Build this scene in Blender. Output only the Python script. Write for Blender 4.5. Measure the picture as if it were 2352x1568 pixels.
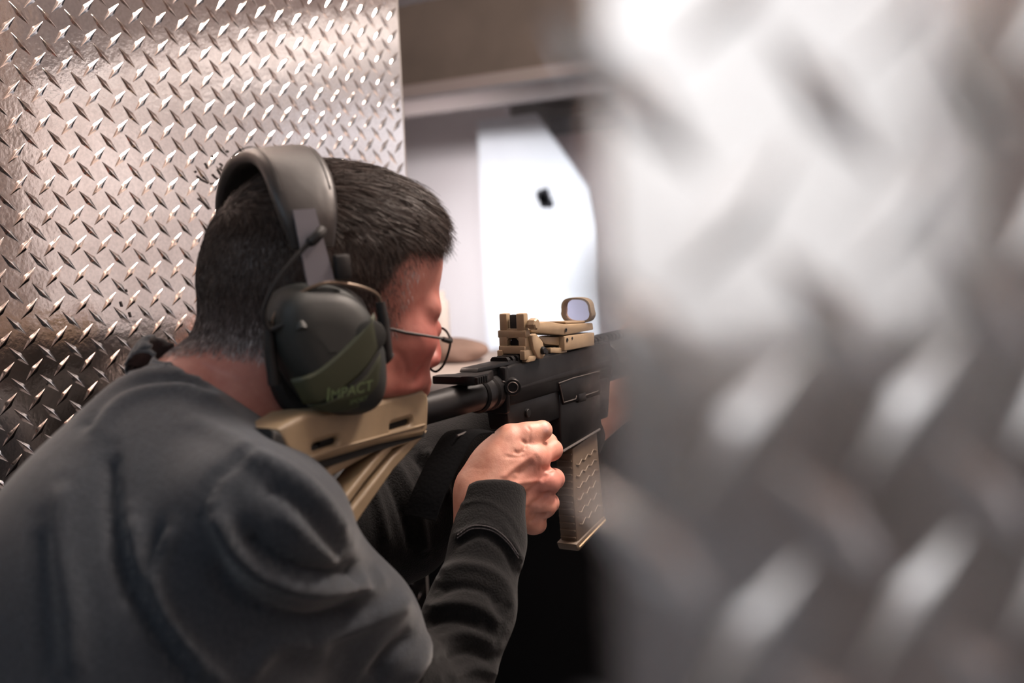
import bpy, bmesh, math, random
import numpy as np
from mathutils import Vector, Matrix, Euler

for o in list(bpy.data.objects): bpy.data.objects.remove(o)
SC = bpy.context.scene
COL = SC.collection
rng = random.Random(7)
NR = np.random.RandomState(11)

# ------------------------------------------------------------------ camera
# world: X across the lanes (to the right), Y down range, Z up
FPX = 2562.0
RC = np.array([[0.56680373, -0.04348578, 0.82270439],
               [0.10099392, 0.99474178, -0.01700077],
               [-0.81763914, 0.09272424, 0.56821515]])      # plate frame -> camera frame
CAMP = np.array([-0.72755138, -0.26776917, 1.14228602])       # camera in the plate frame
Z0 = 1.72
PERM = np.array([[0, 0, 1], [1, 0, 0], [0, 1, 0.]])
W_C = PERM @ RC.T                                             # camera axes in world
CAMW = PERM @ CAMP + np.array([0, 0, Z0])
def P(u, v, d):
    'the world point seen at photo pixel (u, v), d metres in front of the camera'
    c = np.array([(u - 1176) / FPX * d, -(v - 784) / FPX * d, -d])
    return CAMW + W_C @ c
def D(x, y, z):
    'a direction given in camera axes'
    w = W_C @ np.array([x, y, z], float); return w / np.linalg.norm(w)
def uvd(X):
    c = (np.asarray(X) - CAMW) @ W_C
    return 1176 + FPX * c[..., 0] / -c[..., 2], 784 - FPX * c[..., 1] / -c[..., 2], -c[..., 2]
cam_data = bpy.data.cameras.new('camera')
cam = bpy.data.objects.new('camera', cam_data); COL.objects.link(cam)
M = Matrix.Identity(4)
for r in range(3):
    for c in range(3): M[r][c] = W_C[r, c]
    M[r][3] = CAMW[r]
cam.matrix_world = M
cam_data.sensor_width = 36.0
cam_data.lens = 36.0 * FPX / 2352
cam_data.clip_start = 0.01
cam_data.dof.use_dof = True
cam_data.dof.focus_distance = 1.17
cam_data.dof.aperture_fstop = 3.7
SC.camera = cam

# ------------------------------------------------------------------ light and exposure
w = bpy.data.worlds.new('world'); SC.world = w; w.use_nodes = True
w.node_tree.nodes['Background'].inputs[0].default_value = (0.80, 0.86, 1.0, 1)
w.node_tree.nodes['Background'].inputs[1].default_value = 0.10
SC.view_settings.view_transform = 'Standard'
SC.view_settings.look = 'None'
SC.view_settings.gamma = 1.0
SC.view_settings.use_curve_mapping = False
SC.view_settings.exposure = 0.0
SC.cycles.use_denoising = True
SC.cycles.max_bounces = 8
SC.cycles.sample_clamp_indirect = 4.0
def area(name, loc, target, sx, sy, power, color, spread=math.pi):
    l = bpy.data.lights.new(name, 'AREA'); l.shape = 'RECTANGLE'; l.size = sx; l.size_y = sy
    l.energy = power; l.color = color; l.spread = spread
    o = bpy.data.objects.new(name, l); COL.objects.link(o)
    o.location = loc
    d = Vector(target) - Vector(loc)
    o.rotation_euler = d.to_track_quat('-Z', 'Y').to_euler()
    return o
# lamps of the range: warm fittings over the booths, cooler floods down range, the room light behind, and added fills
area('booth_or_fill_light', (0.95, 0.60, 2.42), (0.45, 0.15, 1.2), 0.7, 0.22, 50, (1.0, 0.85, 0.75))
area('booth_or_fill_light', (0.6, 0.35, 2.50), (0.6, 0.35, 0), 1.4, 0.14, 12, (1.0, 0.84, 0.74))
area('booth_or_fill_light', (2.5, -0.5, 2.50), (3.28, -0.5, 1.5), 0.24, 1.8, 24, (0.97, 0.98, 1.0), 2.2)  # added lamp that brightens the unseen white wall mirrored in the wing
area('booth_or_fill_light', (2.3, -1.4, 1.95), (2.3, -1.2, 2.55), 2.0, 1.6, 26, (0.90, 0.95, 1.0))  # added up-facing fill under the ceiling, so the mirrored lugs read lighter
area('booth_or_fill_light', (0.4, -2.0, 2.50), (0.5, -0.2, 1.0), 2.4, 0.40, 20, (0.72, 0.86, 1.0))
area('range_or_fill_light', (-1.7, 3.4, 2.50), (-2.6, 5.1, 1.05), 2.2, 0.4, 26, (0.92, 0.96, 1.0), 1.1)
area('range_or_fill_light', (-2.8, 3.3, 2.50), (-3.4, 5.3, 1.2), 1.0, 0.4, 11.5, (1.0, 0.95, 0.95), 1.2)
area('range_or_fill_light', (-1.2, 2.0, 2.50), (-1.7, 3.2, 1.9), 2.0, 0.4, 14, (1.0, 0.88, 0.80))
area('range_or_fill_light', (4.6, 1.9, 2.50), (6.0, 2.2, 1.0), 1.6, 0.6, 14, (1.0, 0.91, 0.86))
area('range_or_fill_light', (4.0, 3.4, 2.50), (4.2, 6.0, 0.7), 2.8, 0.6, 100, (0.97, 0.97, 1.0))
area('range_or_fill_light', (3.4, 3.2, 1.70), (3.4, 3.6, 2.55), 3.0, 1.2, 42, (1.0, 0.97, 0.94))  # added up-facing fill that lightens the ceiling the plates mirror

# ------------------------------------------------------------------ materials
def mat(name, col, rough=0.5, metal=0.0, noise=None, bump=None, spec=0.5, rvar=None, sheen=0, sss=0, attr=None, coat=0):
    'noise=(scale, colour2, contrast)  bump=(scale, strength, distance)  rvar=(scale, amount)'
    m = bpy.data.materials.new(name); m.use_nodes = True
    nt = m.node_tree; N = nt.nodes; L = nt.links
    b = N['Principled BSDF']
    b.inputs['Base Color'].default_value = (*col, 1)
    b.inputs['Roughness'].default_value = rough
    b.inputs['Metallic'].default_value = metal
    b.inputs['Specular IOR Level'].default_value = spec
    if coat: b.inputs['Coat Weight'].default_value = coat
    if sheen:
        b.inputs['Sheen Weight'].default_value = sheen; b.inputs['Sheen Roughness'].default_value = 0.5
    if sss:
        b.inputs['Subsurface Weight'].default_value = sss
        b.inputs['Subsurface Radius'].default_value = (0.010, 0.004, 0.002)
        b.inputs['Subsurface Scale'].default_value = 0.6
    tc = N.new('ShaderNodeTexCoord')
    base = None
    if attr:
        a = N.new('ShaderNodeAttribute'); a.attribute_name = attr; base = a.outputs['Color']
    if noise:
        n = N.new('ShaderNodeTexNoise'); n.inputs['Scale'].default_value = noise[0]
        n.inputs['Detail'].default_value = 6
        L.new(tc.outputs['Object'], n.inputs['Vector'])
        r = N.new('ShaderNodeValToRGB')
        c = noise[2] if len(noise) > 2 else 0.15
        r.color_ramp.elements[0].position = 0.5 - c; r.color_ramp.elements[1].position = 0.5 + c
        L.new(n.outputs['Fac'], r.inputs['Fac'])
        mx = N.new('ShaderNodeMix'); mx.data_type = 'RGBA'
        L.new(r.outputs['Color'], mx.inputs['Factor'])
        mx.inputs['A'].default_value = (*noise[1], 1); mx.inputs['B'].default_value = (*col, 1)
        if base is not None:
            mx.blend_type = 'MULTIPLY'; mx.inputs['Factor'].default_value = 1
            L.new(base, mx.inputs['A'])
            m2 = N.new('ShaderNodeMix'); m2.data_type = 'RGBA'
            m2.inputs['A'].default_value = (*noise[1], 1); m2.inputs['B'].default_value = (1, 1, 1, 1)
            L.new(r.outputs['Color'], m2.inputs['Factor'])
            for l in list(L):
                if l.to_socket == mx.inputs['Factor']: L.remove(l)
            mx.inputs['Factor'].default_value = 1
            L.new(m2.outputs['Result'], mx.inputs['B'])
        base = mx.outputs['Result']
    if base is not None: L.new(base, b.inputs['Base Color'])
    if bump:
        prev = None
        for bb in (bump if isinstance(bump[0], tuple) else (bump,)):
            n = N.new('ShaderNodeTexNoise'); n.inputs['Scale'].default_value = bb[0]; n.inputs['Detail'].default_value = 4
            L.new(tc.outputs['Object'], n.inputs['Vector'])
            bp = N.new('ShaderNodeBump'); bp.inputs['Strength'].default_value = bb[1]; bp.inputs['Distance'].default_value = bb[2]
            L.new(n.outputs['Fac'], bp.inputs['Height'])
            if prev is not None: L.new(prev, bp.inputs['Normal'])
            prev = bp.outputs['Normal']
        L.new(prev, b.inputs['Normal'])
    if rvar:
        n = N.new('ShaderNodeTexNoise'); n.inputs['Scale'].default_value = rvar[0]; n.inputs['Detail'].default_value = 5
        L.new(tc.outputs['Object'], n.inputs['Vector'])
        mr = N.new('ShaderNodeMapRange'); mr.inputs['To Min'].default_value = max(0, rough - rvar[1]); mr.inputs['To Max'].default_value = rough + rvar[1]
        mr.inputs['From Min'].default_value = 0.3; mr.inputs['From Max'].default_value = 0.7
        L.new(n.outputs['Fac'], mr.inputs['Value']); L.new(mr.outputs['Result'], b.inputs['Roughness'])
    return m

# ------------------------------------------------------------------ object helpers
def link(name, me, m=None, parent=None, smooth=False):
    o = bpy.data.objects.new(name, me); COL.objects.link(o)
    if m is not None and not me.materials: me.materials.append(m)
    if parent is not None:
        o.parent = parent
        o.matrix_parent_inverse = PINV.get(parent.name, Matrix.Identity(4))
    if smooth: me.polygons.foreach_set('use_smooth', [True] * len(me.polygons))
    return o
PINV = {}
def thing(name, label, cat, loc=(0, 0, 0), group=None):
    o = bpy.data.objects.new(name, None); COL.objects.link(o)
    o.location = loc; o.empty_display_size = 0.05
    PINV[o.name] = Matrix.Translation(-Vector(loc))            # parts are modelled in world space
    tag(o, label, cat, group); return o
def tag(o, label=None, cat=None, group=None, kind=None):
    if label: o['label'] = label
    if cat: o['category'] = cat
    if group: o['group'] = group
    if kind: o['kind'] = kind
    return o
def from_py(name, V, F, m=None, parent=None, smooth=False):
    me = bpy.data.meshes.new(name); me.from_pydata([tuple(map(float, v)) for v in V], [], [tuple(map(int, f)) for f in F]); me.update()
    return link(name, me, m, parent, smooth)
def frame(o, x, y=None, z=None):
    'matrix (3x3 columns) of an orthonormal frame: x along, z up-ish'
    x = np.array(x, float); x /= np.linalg.norm(x); z = np.array(z if z is not None else (0, 0, 1), float)
    z = z - x * (z @ x); z /= np.linalg.norm(z); y = np.cross(z, x)
    return np.array(o, float), np.stack([x, y, z], 1)
class MB:
    'collects solid shapes of one part, in a local frame (origin, axes)'
    def __init__(s, fr=None):
        s.V = []; s.F = []; s.o, s.A = fr if fr is not None else (np.zeros(3), np.eye(3))
    def add(s, V, F):
        k = len(s.V); V = np.asarray(V, float) @ s.A.T + s.o
        s.V += [tuple(v) for v in V]; s.F += [tuple(i + k for i in f) for f in F]; return s
    def bm_add(s, bm):
        bm.verts.index_update()
        V = [v.co[:] for v in bm.verts]; F = [[v.index for v in f.verts] for f in bm.faces]; bm.free()
        return s.add(V, F)
    def box(s, lo, hi, bev=0.0, seg=2, rot=None, piv=None):
        bm = bmesh.new(); bmesh.ops.create_cube(bm, size=1)
        lo = Vector(lo); hi = Vector(hi)
        for v in bm.verts:
            v.co = Vector(((v.co[i] + .5) * (hi[i] - lo[i]) + lo[i]) for i in range(3))
        if bev: bmesh.ops.bevel(bm, geom=bm.edges[:], offset=bev, segments=seg, profile=.5, affect='EDGES')
        if rot is not None:
            p = Vector(piv) if piv is not None else (lo + hi) / 2
            for v in bm.verts: v.co = p + rot @ (v.co - p)
        return s.bm_add(bm)
    def prism(s, pts, y0, y1, bev=0.0, ax=1, seg=2):
        'outline in two axes extruded along the third (ax)'
        bm = bmesh.new()
        def mk(p, t):
            c = [0, 0, 0]; o = [i for i in range(3) if i != ax]
            c[o[0]] = p[0]; c[o[1]] = p[1]; c[ax] = t; return bm.verts.new(c)
        a = [mk(p, y0) for p in pts]; b = [mk(p, y1) for p in pts]
        n = len(pts)
        bm.faces.new(a); bm.faces.new(b[::-1])
        for i in range(n): bm.faces.new((a[(i + 1) % n], a[i], b[i], b[(i + 1) % n]))
        bmesh.ops.recalc_face_normals(bm, faces=bm.faces[:])
        if bev: bmesh.ops.bevel(bm, geom=bm.edges[:], offset=bev, segments=seg, profile=.5, affect='EDGES', clamp_overlap=True)
        return s.bm_add(bm)
    def lathe(s, prof, o=(0, 0, 0), axis=(1, 0, 0), n=32, up=(0, 0, 1)):
        'prof: (along, radius)'
        x = np.array(axis, float); x /= np.linalg.norm(x); z = np.array(up, float)
        if abs(x @ z) > .99: z = np.array((0, 1., 0))
        z = z - x * (z @ x); z /= np.linalg.norm(z); y = np.cross(z, x); o = np.array(o, float)
        V = []; F = []
        for a, r in prof:
            for k in range(n):
                t = 2 * math.pi * k / n; V.append(o + x * a + (y * math.cos(t) + z * math.sin(t)) * r)
        m = len(prof)
        for i in range(m - 1):
            for k in range(n):
                F.append((i * n + k, i * n + (k + 1) % n, (i + 1) * n + (k + 1) % n, (i + 1) * n + k))
        if prof[0][1] > 1e-6: F.append(tuple(range(n))[::-1])
        if prof[-1][1] > 1e-6: F.append(tuple((m - 1) * n + k for k in range(n)))
        return s.add(V, F)
    def tube(s, pts, r, n=8, cap=True, flat=None, up=(0, 0, 1)):
        pts = [np.array(p, float) for p in pts]; m = len(pts)
        rs = r if hasattr(r, '__len__') else [r] * m
        V = []; F = []; pz = np.array(up, float)
        for i in range(m):
            t = pts[min(i + 1, m - 1)] - pts[max(i - 1, 0)]; t /= np.linalg.norm(t) + 1e-12
            z = pz - t * (pz @ t)
            if np.linalg.norm(z) < 1e-3: z = np.cross(t, (1, 0.3, 0.2))
            z /= np.linalg.norm(z); y = np.cross(z, t); pz = z
            for k in range(n):
                a = 2 * math.pi * k / n
                fy = flat if flat else 1
                V.append(pts[i] + (y * math.cos(a) * fy + z * math.sin(a)) * rs[i])
        for i in range(m - 1):
            for k in range(n):
                F.append((i * n + k, i * n + (k + 1) % n, (i + 1) * n + (k + 1) % n, (i + 1) * n + k))
        if cap: F.append(tuple(range(n))[::-1]); F.append(tuple((m - 1) * n + k for k in range(n)))
        return s.add(V, F)
    def build(s, name, m, parent=None, smooth=None, ang=35):
        me = bpy.data.meshes.new(name); me.from_pydata(s.V, [], s.F); me.update()
        bm = bmesh.new(); bm.from_mesh(me)
        bmesh.ops.recalc_face_normals(bm, faces=bm.faces[:]); bm.to_mesh(me); bm.free()
        o = link(name, me, m, parent)
        if smooth is not False:
            me.polygons.foreach_set('use_smooth', [True] * len(me.polygons))
            me.set_sharp_from_angle(angle=math.radians(ang))
        return o
def spline(pts, n=8):
    'Catmull-Rom through points'
    p = [np.array(q, float) for q in pts]; p = [2 * p[0] - p[1]] + p + [2 * p[-1] - p[-2]]
    out = []
    for i in range(1, len(p) - 2):
        for k in range(n):
            t = k / n
            out.append(.5 * ((2 * p[i]) + (-p[i - 1] + p[i + 1]) * t + (2 * p[i - 1] - 5 * p[i] + 4 * p[i + 1] - p[i + 2]) * t * t
                       + (-p[i - 1] + 3 * p[i] - 3 * p[i + 1] + p[i + 2]) * t ** 3))
    out.append(p[-2]); return out

# ------------------------------------------------------------------ the room shell
def wallbox(name, lo, hi, m):
    o = MB().box(lo, hi).build(name, m, smooth=False); return tag(o, kind='structure')
M_wall = mat('painted block', (0.62, 0.56, 0.54), .7, noise=(3, (0.55, 0.49, 0.47)), bump=(60, .2, .002))
M_white = mat('white board', (0.86, 0.88, 0.93), .6, noise=(4, (0.82, 0.84, 0.90)))
M_floor = mat('concrete floor', (0.33, 0.34, 0.37), .55, noise=(5, (0.20, 0.22, 0.24)))
M_ceil = mat('ceiling tile', (0.70, 0.64, 0.61), .8, noise=(20, (0.62, 0.57, 0.54)))
M_baffle = mat('baffle plywood', (0.20, 0.155, 0.13), .7, noise=(4, (0.16, 0.125, 0.105)))
M_steel = mat('painted steel', (0.38, 0.32, 0.30), .5, noise=(6, (0.40, 0.33, 0.32)))
M_black = mat('black carpet', (0.004, 0.004, 0.0045), 1.0, spec=.05, bump=(300, .3, .002))
M_bench = mat('bench laminate', (0.56, 0.49, 0.455), .35, noise=(9, (0.50, 0.42, 0.38)))
M_rubber = mat('backstop rubber', (0.035, 0.04, 0.05), .8, noise=(3, (0.02, 0.022, 0.03)))
wallbox('floor', (-4, -4, -.1), (6, 10, 0), M_floor)
wallbox('ceiling', (-4, -4, 2.55), (6, 10, 2.65), M_ceil)
wallbox('wall_back', (-4, -4.1, 0), (6, -4, 2.55), M_wall)
wallbox('wall_left', (-4.1, -4, 0), (-4, 10, 2.55), M_wall)
wallbox('wall_right', (6, -4, 0), (6.1, 10, 2.55), mat('pale block', (0.80, 0.71, 0.67), .7, noise=(3, (0.74, 0.65, 0.61)), bump=(60, .2, .002)))
wallbox('wall_added', (3.3, -4, 0), (3.4, .70, 2.55), mat('white block', (0.84, 0.83, 0.82), .6, noise=(2, (0.78, 0.76, 0.75))))  # unseen white wall, added so the wing panel mirrors something bright
wallbox('wall_front', (-4, 9.9, 0), (6, 10, 2.55), M_rubber)
# ------------------------------------------------------------------ tread plate partitions
PITCH = 0.034
def plate_mat(dark=(0.74, 0.65, 0.61, 1), light=(0.95, 0.87, 0.83, 1)):
    m = bpy.data.materials.new('tread plate metal'); m.use_nodes = True
    nt = m.node_tree; N = nt.nodes; L = nt.links; b = N['Principled BSDF']
    b.inputs['Metallic'].default_value = 1.0
    tc = N.new('ShaderNodeTexCoord')
    n1 = N.new('ShaderNodeTexNoise'); n1.inputs['Scale'].default_value = 5; n1.inputs['Detail'].default_value = 8; n1.inputs['Roughness'].default_value = .65
    L.new(tc.outputs['Object'], n1.inputs['Vector'])
    r1 = N.new('ShaderNodeValToRGB'); e = r1.color_ramp.elements
    e[0].position = .35; e[0].color = dark; e[1].position = .62; e[1].color = light
    L.new(n1.outputs['Fac'], r1.inputs['Fac'])
    # fine scuffs
    n2 = N.new('ShaderNodeTexNoise'); n2.inputs['Scale'].default_value = 240; n2.inputs['Detail'].default_value = 5
    L.new(tc.outputs['Object'], n2.inputs['Vector'])
    mr = N.new('ShaderNodeMapRange'); mr.inputs['From Min'].default_value = .3; mr.inputs['From Max'].default_value = .7
    mr.inputs['To Min'].default_value = .86; mr.inputs['To Max'].default_value = 1.06
    L.new(n2.outputs['Fac'], mr.inputs['Value'])
    mx = N.new('ShaderNodeMix'); mx.data_type = 'RGBA'; mx.blend_type = 'MULTIPLY'; mx.inputs['Factor'].default_value = 1
    L.new(r1.outputs['Color'], mx.inputs['A']); L.new(mr.outputs['Result'], mx.inputs['B'])
    L.new(mx.outputs['Result'], b.inputs['Base Color'])
    rr = N.new('ShaderNodeMapRange'); rr.inputs['From Min'].default_value = .35; rr.inputs['From Max'].default_value = .65
    rr.inputs['To Min'].default_value = .15; rr.inputs['To Max'].default_value = .09
    L.new(n1.outputs['Fac'], rr.inputs['Value']); L.new(rr.outputs['Result'], b.inputs['Roughness'])
    n3 = N.new('ShaderNodeTexNoise'); n3.inputs['Scale'].default_value = 26; n3.inputs['Detail'].default_value = 3
    L.new(tc.outputs['Object'], n3.inputs['Vector'])
    bp = N.new('ShaderNodeBump'); bp.inputs['Strength'].default_value = .35; bp.inputs['Distance'].default_value = .0012
    L.new(n3.outputs['Fac'], bp.inputs['Height'])
    bp2 = N.new('ShaderNodeBump'); bp2.inputs['Strength'].default_value = .25; bp2.inputs['Distance'].default_value = .0003
    L.new(n2.outputs['Fac'], bp2.inputs['Height']); L.new(bp.outputs['Normal'], bp2.inputs['Normal'])
    L.new(bp2.outputs['Normal'], b.inputs['Normal'])
    return m
M_plate = plate_mat()
M_cool = plate_mat((0.76, 0.735, 0.725, 1), (0.93, 0.90, 0.885, 1))
M_edge = mat('partition edge steel', (0.55, 0.50, 0.47), .4, metal=.8, noise=(30, (0.45, 0.4, 0.37)))
# one raised lug: a pointed lens with a smooth domed section and a soft skirt that runs into the sheet
def lug(L=.0163, Wd=.0025, H=.0014):
    us = np.linspace(-1, 1, 17); vs = np.linspace(-1, 1, 9)
    V = np.zeros((17, 9, 3))
    for i, u in enumerate(us):
        wd = Wd * (1 - abs(u) ** 1.5) ** 1.0 * (1 + .25 * math.exp(-(u / .22) ** 2)) + .00012
        h = H * (1 - abs(u) ** 2.2)
        for j, v in enumerate(vs):
            V[i, j] = (u * L, v * wd * 1.35, h * (1 - abs(v) ** 1.35) ** 1.2 - .00005)
    F = [(i * 9 + j, (i + 1) * 9 + j, (i + 1) * 9 + j + 1, i * 9 + j + 1) for i in range(16) for j in range(8)]
    return V.reshape(-1, 3), np.array(F)
def tread_plate(name, x, sgn, y0, y1, z0, z1, oy, oz, parent, m=None):
    'sheet in the plane X=x facing sgn*X; down-slanting lugs at oy+i*PITCH, oz-j*PITCH, the others half a pitch off'
    LV, LF = lug(); Vs = []; Fs = []; k = 0
    def put(y, z, a):
        nonlocal k
        if y < y0 + .005 or y > y1 - .005 or z < z0 + .012 or z > z1 - .012: return
        c, s = math.cos(a), math.sin(a)
        V = np.stack([x + sgn * LV[:, 2], y + LV[:, 0] * c - LV[:, 1] * s, z + LV[:, 0] * s + LV[:, 1] * c], 1)
        Vs.append(V); Fs.append(LF + k); k += len(V)
    for j in range(int((oz - z1) / PITCH) - 2, int((oz - z0) / PITCH) + 2):
        for i in range(int((y0 - oy) / PITCH) - 2, int((y1 - oy) / PITCH) + 2):
            put(oy + i * PITCH, oz - j * PITCH, -math.pi / 4)
            put(oy + (i + .5) * PITCH, oz - (j + .5) * PITCH, math.pi / 4)
    V = np.concatenate(Vs); F = np.concatenate(Fs)
    # the flat sheet itself, 3 mm thick, in the same mesh
    b = MB().box((min(x, x - sgn * .0019), y0, z0), (max(x, x - sgn * .0019), y1, z1))
    me = bpy.data.meshes.new(name)
    V2 = np.concatenate([V, np.array(b.V)]); F2 = F.tolist() + [tuple(i + len(V) for i in f) for f in b.F]
    me.from_pydata(V2.tolist(), [], F2)
    sm = [True] * len(F) + [False] * len(b.F)
    me.polygons.foreach_set('use_smooth', sm); me.update()
    return link(name, me, m or M_plate, parent)
def partition(x0, x1, label, oy, oz, sides, y0=-.6235, y1=.6425, z0=.02, z1=2.5, fixings=(), m=None):
    t = thing('booth_partition', label, 'partition', ((x0 + x1) / 2, (y0 + y1) / 2, z0))
    MB().box((x0 - .02, y1 - .0005, z0), (x1, y1 + .003, z1)).build('edge_strip', M_edge, t, smooth=False)
    if 'r' in sides: tread_plate('tread_plate', x1, 1, y0, y1, z0, z1, oy, oz, t, m)
    if 'l' in sides: tread_plate('tread_plate', x0, -1, y0, y1, z0, z1, oy, oz, t, m)
    for (y, z) in fixings:
        MB().lathe([(0, .004), (.0012, .0038), (.002, .0025), (.0022, 0)], (x1, y, z), (1, 0, 0), 16).build('rivet', M_screw, t)
    return t
def scribble(t):
    'dark marker scrawl on the plate, short strokes between the lugs'
    M_ink = mat('marker ink', (0.025, 0.018, 0.018), .6)
    def PX(u, v):
        d = P(u, v, 1.0) - CAMW; X = CAMW + d * (-CAMW[0] / d[0]); X[0] = .0006; return X
    for st in ([(447, 392), (450, 396)], [(470, 374), (474, 380), (476, 388)], [(505, 376), (510, 380), (506, 388), (513, 392)],
               [(499, 388), (508, 402), (524, 416), (530, 420)], [(487, 400), (495, 408), (502, 412)], [(520, 408), (529, 412)],
               [(452, 404), (462, 412), (478, 420)], [(484, 422), (492, 420)], [(502, 438), (506, 452), (512, 462)],
               [(455, 456), (466, 464), (480, 480)], [(288, 664), (291, 670)], [(276, 692), (280, 704)], [(296, 716), (300, 728)], [(520, 346), (524, 349)], [(486, 358), (490, 361)]):
        q = [PX(*p) for p in st]
        MB().tube(spline(q, 4) if len(q) > 2 else q, .0014, 6, flat=1.0).build('marker_stroke', M_ink, t)
M_screw = mat('dark screw', (0.12, 0.10, 0.09), .4, metal=.8)
XN = 1.055
scribble(partition(-.004, 0, 'tread plate booth partition behind the head of the man, bright metal with raised lugs', 0, Z0, 'r',
          fixings=[(.632, 1.72 - .062 + .0)]))
partition(XN - .004, XN, 'tread plate partition on the right hand side of the man, behind the near wing panel', .012, Z0 - .004, 'lr', y0=-.560)
partition(2 * 1.0826, 2 * 1.0826 + .004, 'third booth partition of tread plate, across the lane to the right', 0, Z0, 'l', y0=-.29, m=M_cool)
partition(2 * 1.0826, 2 * 1.0826 + .004, 'low tread plate half partition in front of the third booth partition', 0, Z0, 'l', y0=-1.5, y1=-.30, m=M_cool, z1=1.335)
# the near wing: a narrow plate hinged on the front edge of the partition, a palm width from the viewer
WE = P(1414, 784, .165)
WT = np.array([.526, .846, 0]); WT /= np.linalg.norm(WT); WN = np.array([WT[1], -WT[0], 0])
def on_wing(u, v):
    d = P(u, v, 1.0) - CAMW; X = CAMW + d * (((WE - CAMW) @ WN) / (d @ WN)); return (X - WE) @ WT, X[2]
wa, wz = on_wing(1895, 232)
wing = thing('wing_panel', 'blurred tread plate wing panel filling the right side of the photo, closest to the viewer', 'panel', (WE[0], WE[1], .02))
WM = Matrix.Translation((WE[0], WE[1], 0)) @ Matrix.Rotation(math.atan2(-WT[0], WT[1]), 4, 'Z')
for sgn, x_ in ((1, 0.0), (-1, -.0038)):
    o = tread_plate('tread_plate', x_, sgn, 0, .30, .02, 2.5, wa, wz, wing, M_cool); o.data.transform(WM)
o = MB().lathe([(0, .004), (2.3, .004)], (-.0085, .008, .1), (0, 0, 1), 12, up=(1, 0, 0)).build('hinge', M_edge, wing); o.data.transform(WM)

# ------------------------------------------------------------------ bench running across the lanes and what stands on it
BH = 1.215
t = thing('shooting_bench', 'tan bench ledge with a black carpeted front, beyond the rifle and face', 'bench', (-.8, .95, 0))
MB().box((-3.2, .78, BH - .035), (1.5, 1.19, BH), .006).build('bench_top', M_bench, t)
MB().box((-3.2, .82, .0), (1.5, .85, BH - .035)).build('front_panel', M_black, t, smooth=False)
t = thing('shooting_bench', 'blue grey bench ledge of the next lane, mirrored in the near partition', 'bench', (3.2, .95, 0))
MB().box((1.52, .78, BH - .035), (5, 1.19, BH), .006).build('bench_top', mat('blue grey laminate', (0.15, 0.17, 0.20), .5), t)
MB().box((1.52, .82, .0), (5, .85, BH - .035)).build('front_panel', mat('blue grey panel', (0.26, 0.30, 0.35), .6), t, smooth=False)

# ------------------------------------------------------------------ down range, far out of focus
def baffle(y, z0, z1, tk, label, m=None, x0=-3.9, x1=5.9):
    t = thing('ceiling_baffle', label, 'baffle', (1, y, z0))
    MB().box((x0, y, z0 + .05), (x1, y + tk, z1)).build('panel', m or M_baffle, t, smooth=False)
    MB().box((x0, y - .012, z0), (x1, y + tk + .012, z0 + .05)).build('edge_channel', M_steel, t, smooth=False)
baffle(1.5, 2.06, 2.55, .05, 'nearest ceiling baffle over the lanes, pinkish steel, cut by the top edge of the photo', M_steel)
baffle(3.0, 2.06, 2.55, .06, 'brown ceiling baffle with a pale lower edge, hanging down range', x1=.3)
baffle(4.5, 2.20, 2.55, .06, 'grey mauve baffle behind and below the brown one', M_steel, x1=.3)
tag(MB().box((-3.97, 5.3, 0), (-3.02, 5.36, 2.3)).build('side_screen', mat('pale mauve screen', (0.82, 0.77, 0.78), .7, noise=(2, (0.78, 0.72, 0.73))), smooth=False),
    'pale mauve screen left of the bright white target board', 'screen')
t = thing('target_board', 'large bright white target board with a cut right corner and a small dark mark', 'board', (-2.4, 5.0, 0))
MB().prism([(-3.03, .75), (-3.03, 2.19), (-2.60, 2.19), (-2.24, 1.72), (-2.20, 1.5), (-2.20, .75)], 5.0, 5.03, ax=1).build('board', M_white, t, smooth=False)
b = MB()
for k, (x, z, s) in enumerate([(-2.575, 1.70, .026), (-2.545, 1.715, .022), (-2.56, 1.672, .024), (-2.53, 1.68, .02), (-2.55, 1.65, .024), (-2.515, 1.645, .022)]):
    s *= 1.35; b.box((x - s, 4.994, z - s * .9), (x + s, 4.9995, z + s * .9), .002, 1)
b.build('target_mark', mat('target ink', (0.03, 0.03, 0.035), .7), t)
MB().box((-3.0, 5.03, 0), (-2.96, 5.07, .8)).build('post', M_steel, t, smooth=False)
MB().box((-2.3, 5.03, 0), (-2.26, 5.07, .8)).build('post', M_steel, t, smooth=False)
t = thing('deflector_screen', 'mauve grey slanted deflector right of the white target board, dark along its top', 'screen', (-1.6, 5.5, 0))
MB().box((-2.8, 5.5, 0), (.2, 5.56, 2.16)).build('panel', mat('mauve screen', (0.66, 0.58, 0.58), .7, noise=(2, (0.60, 0.52, 0.52))), t, smooth=False)
MB().box((-2.8, 5.46, 2.10), (.2, 5.5, 2.22), .004).build('top_rail', mat('dark rail', (0.22, 0.22, 0.225), .6), t)
tag(MB().box((2.9, 6.0, 0), (5.95, 6.06, 2.55)).build('side_screen', M_white, smooth=False), 'unseen white screen added down range on the right for the plates to mirror', 'screen')  # unseen, shaped as a bright surface for the plates to mirror
wallbox('trim_1', (.2, 7.0, 0), (2.9, 7.1, 2.55), M_rubber)
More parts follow.
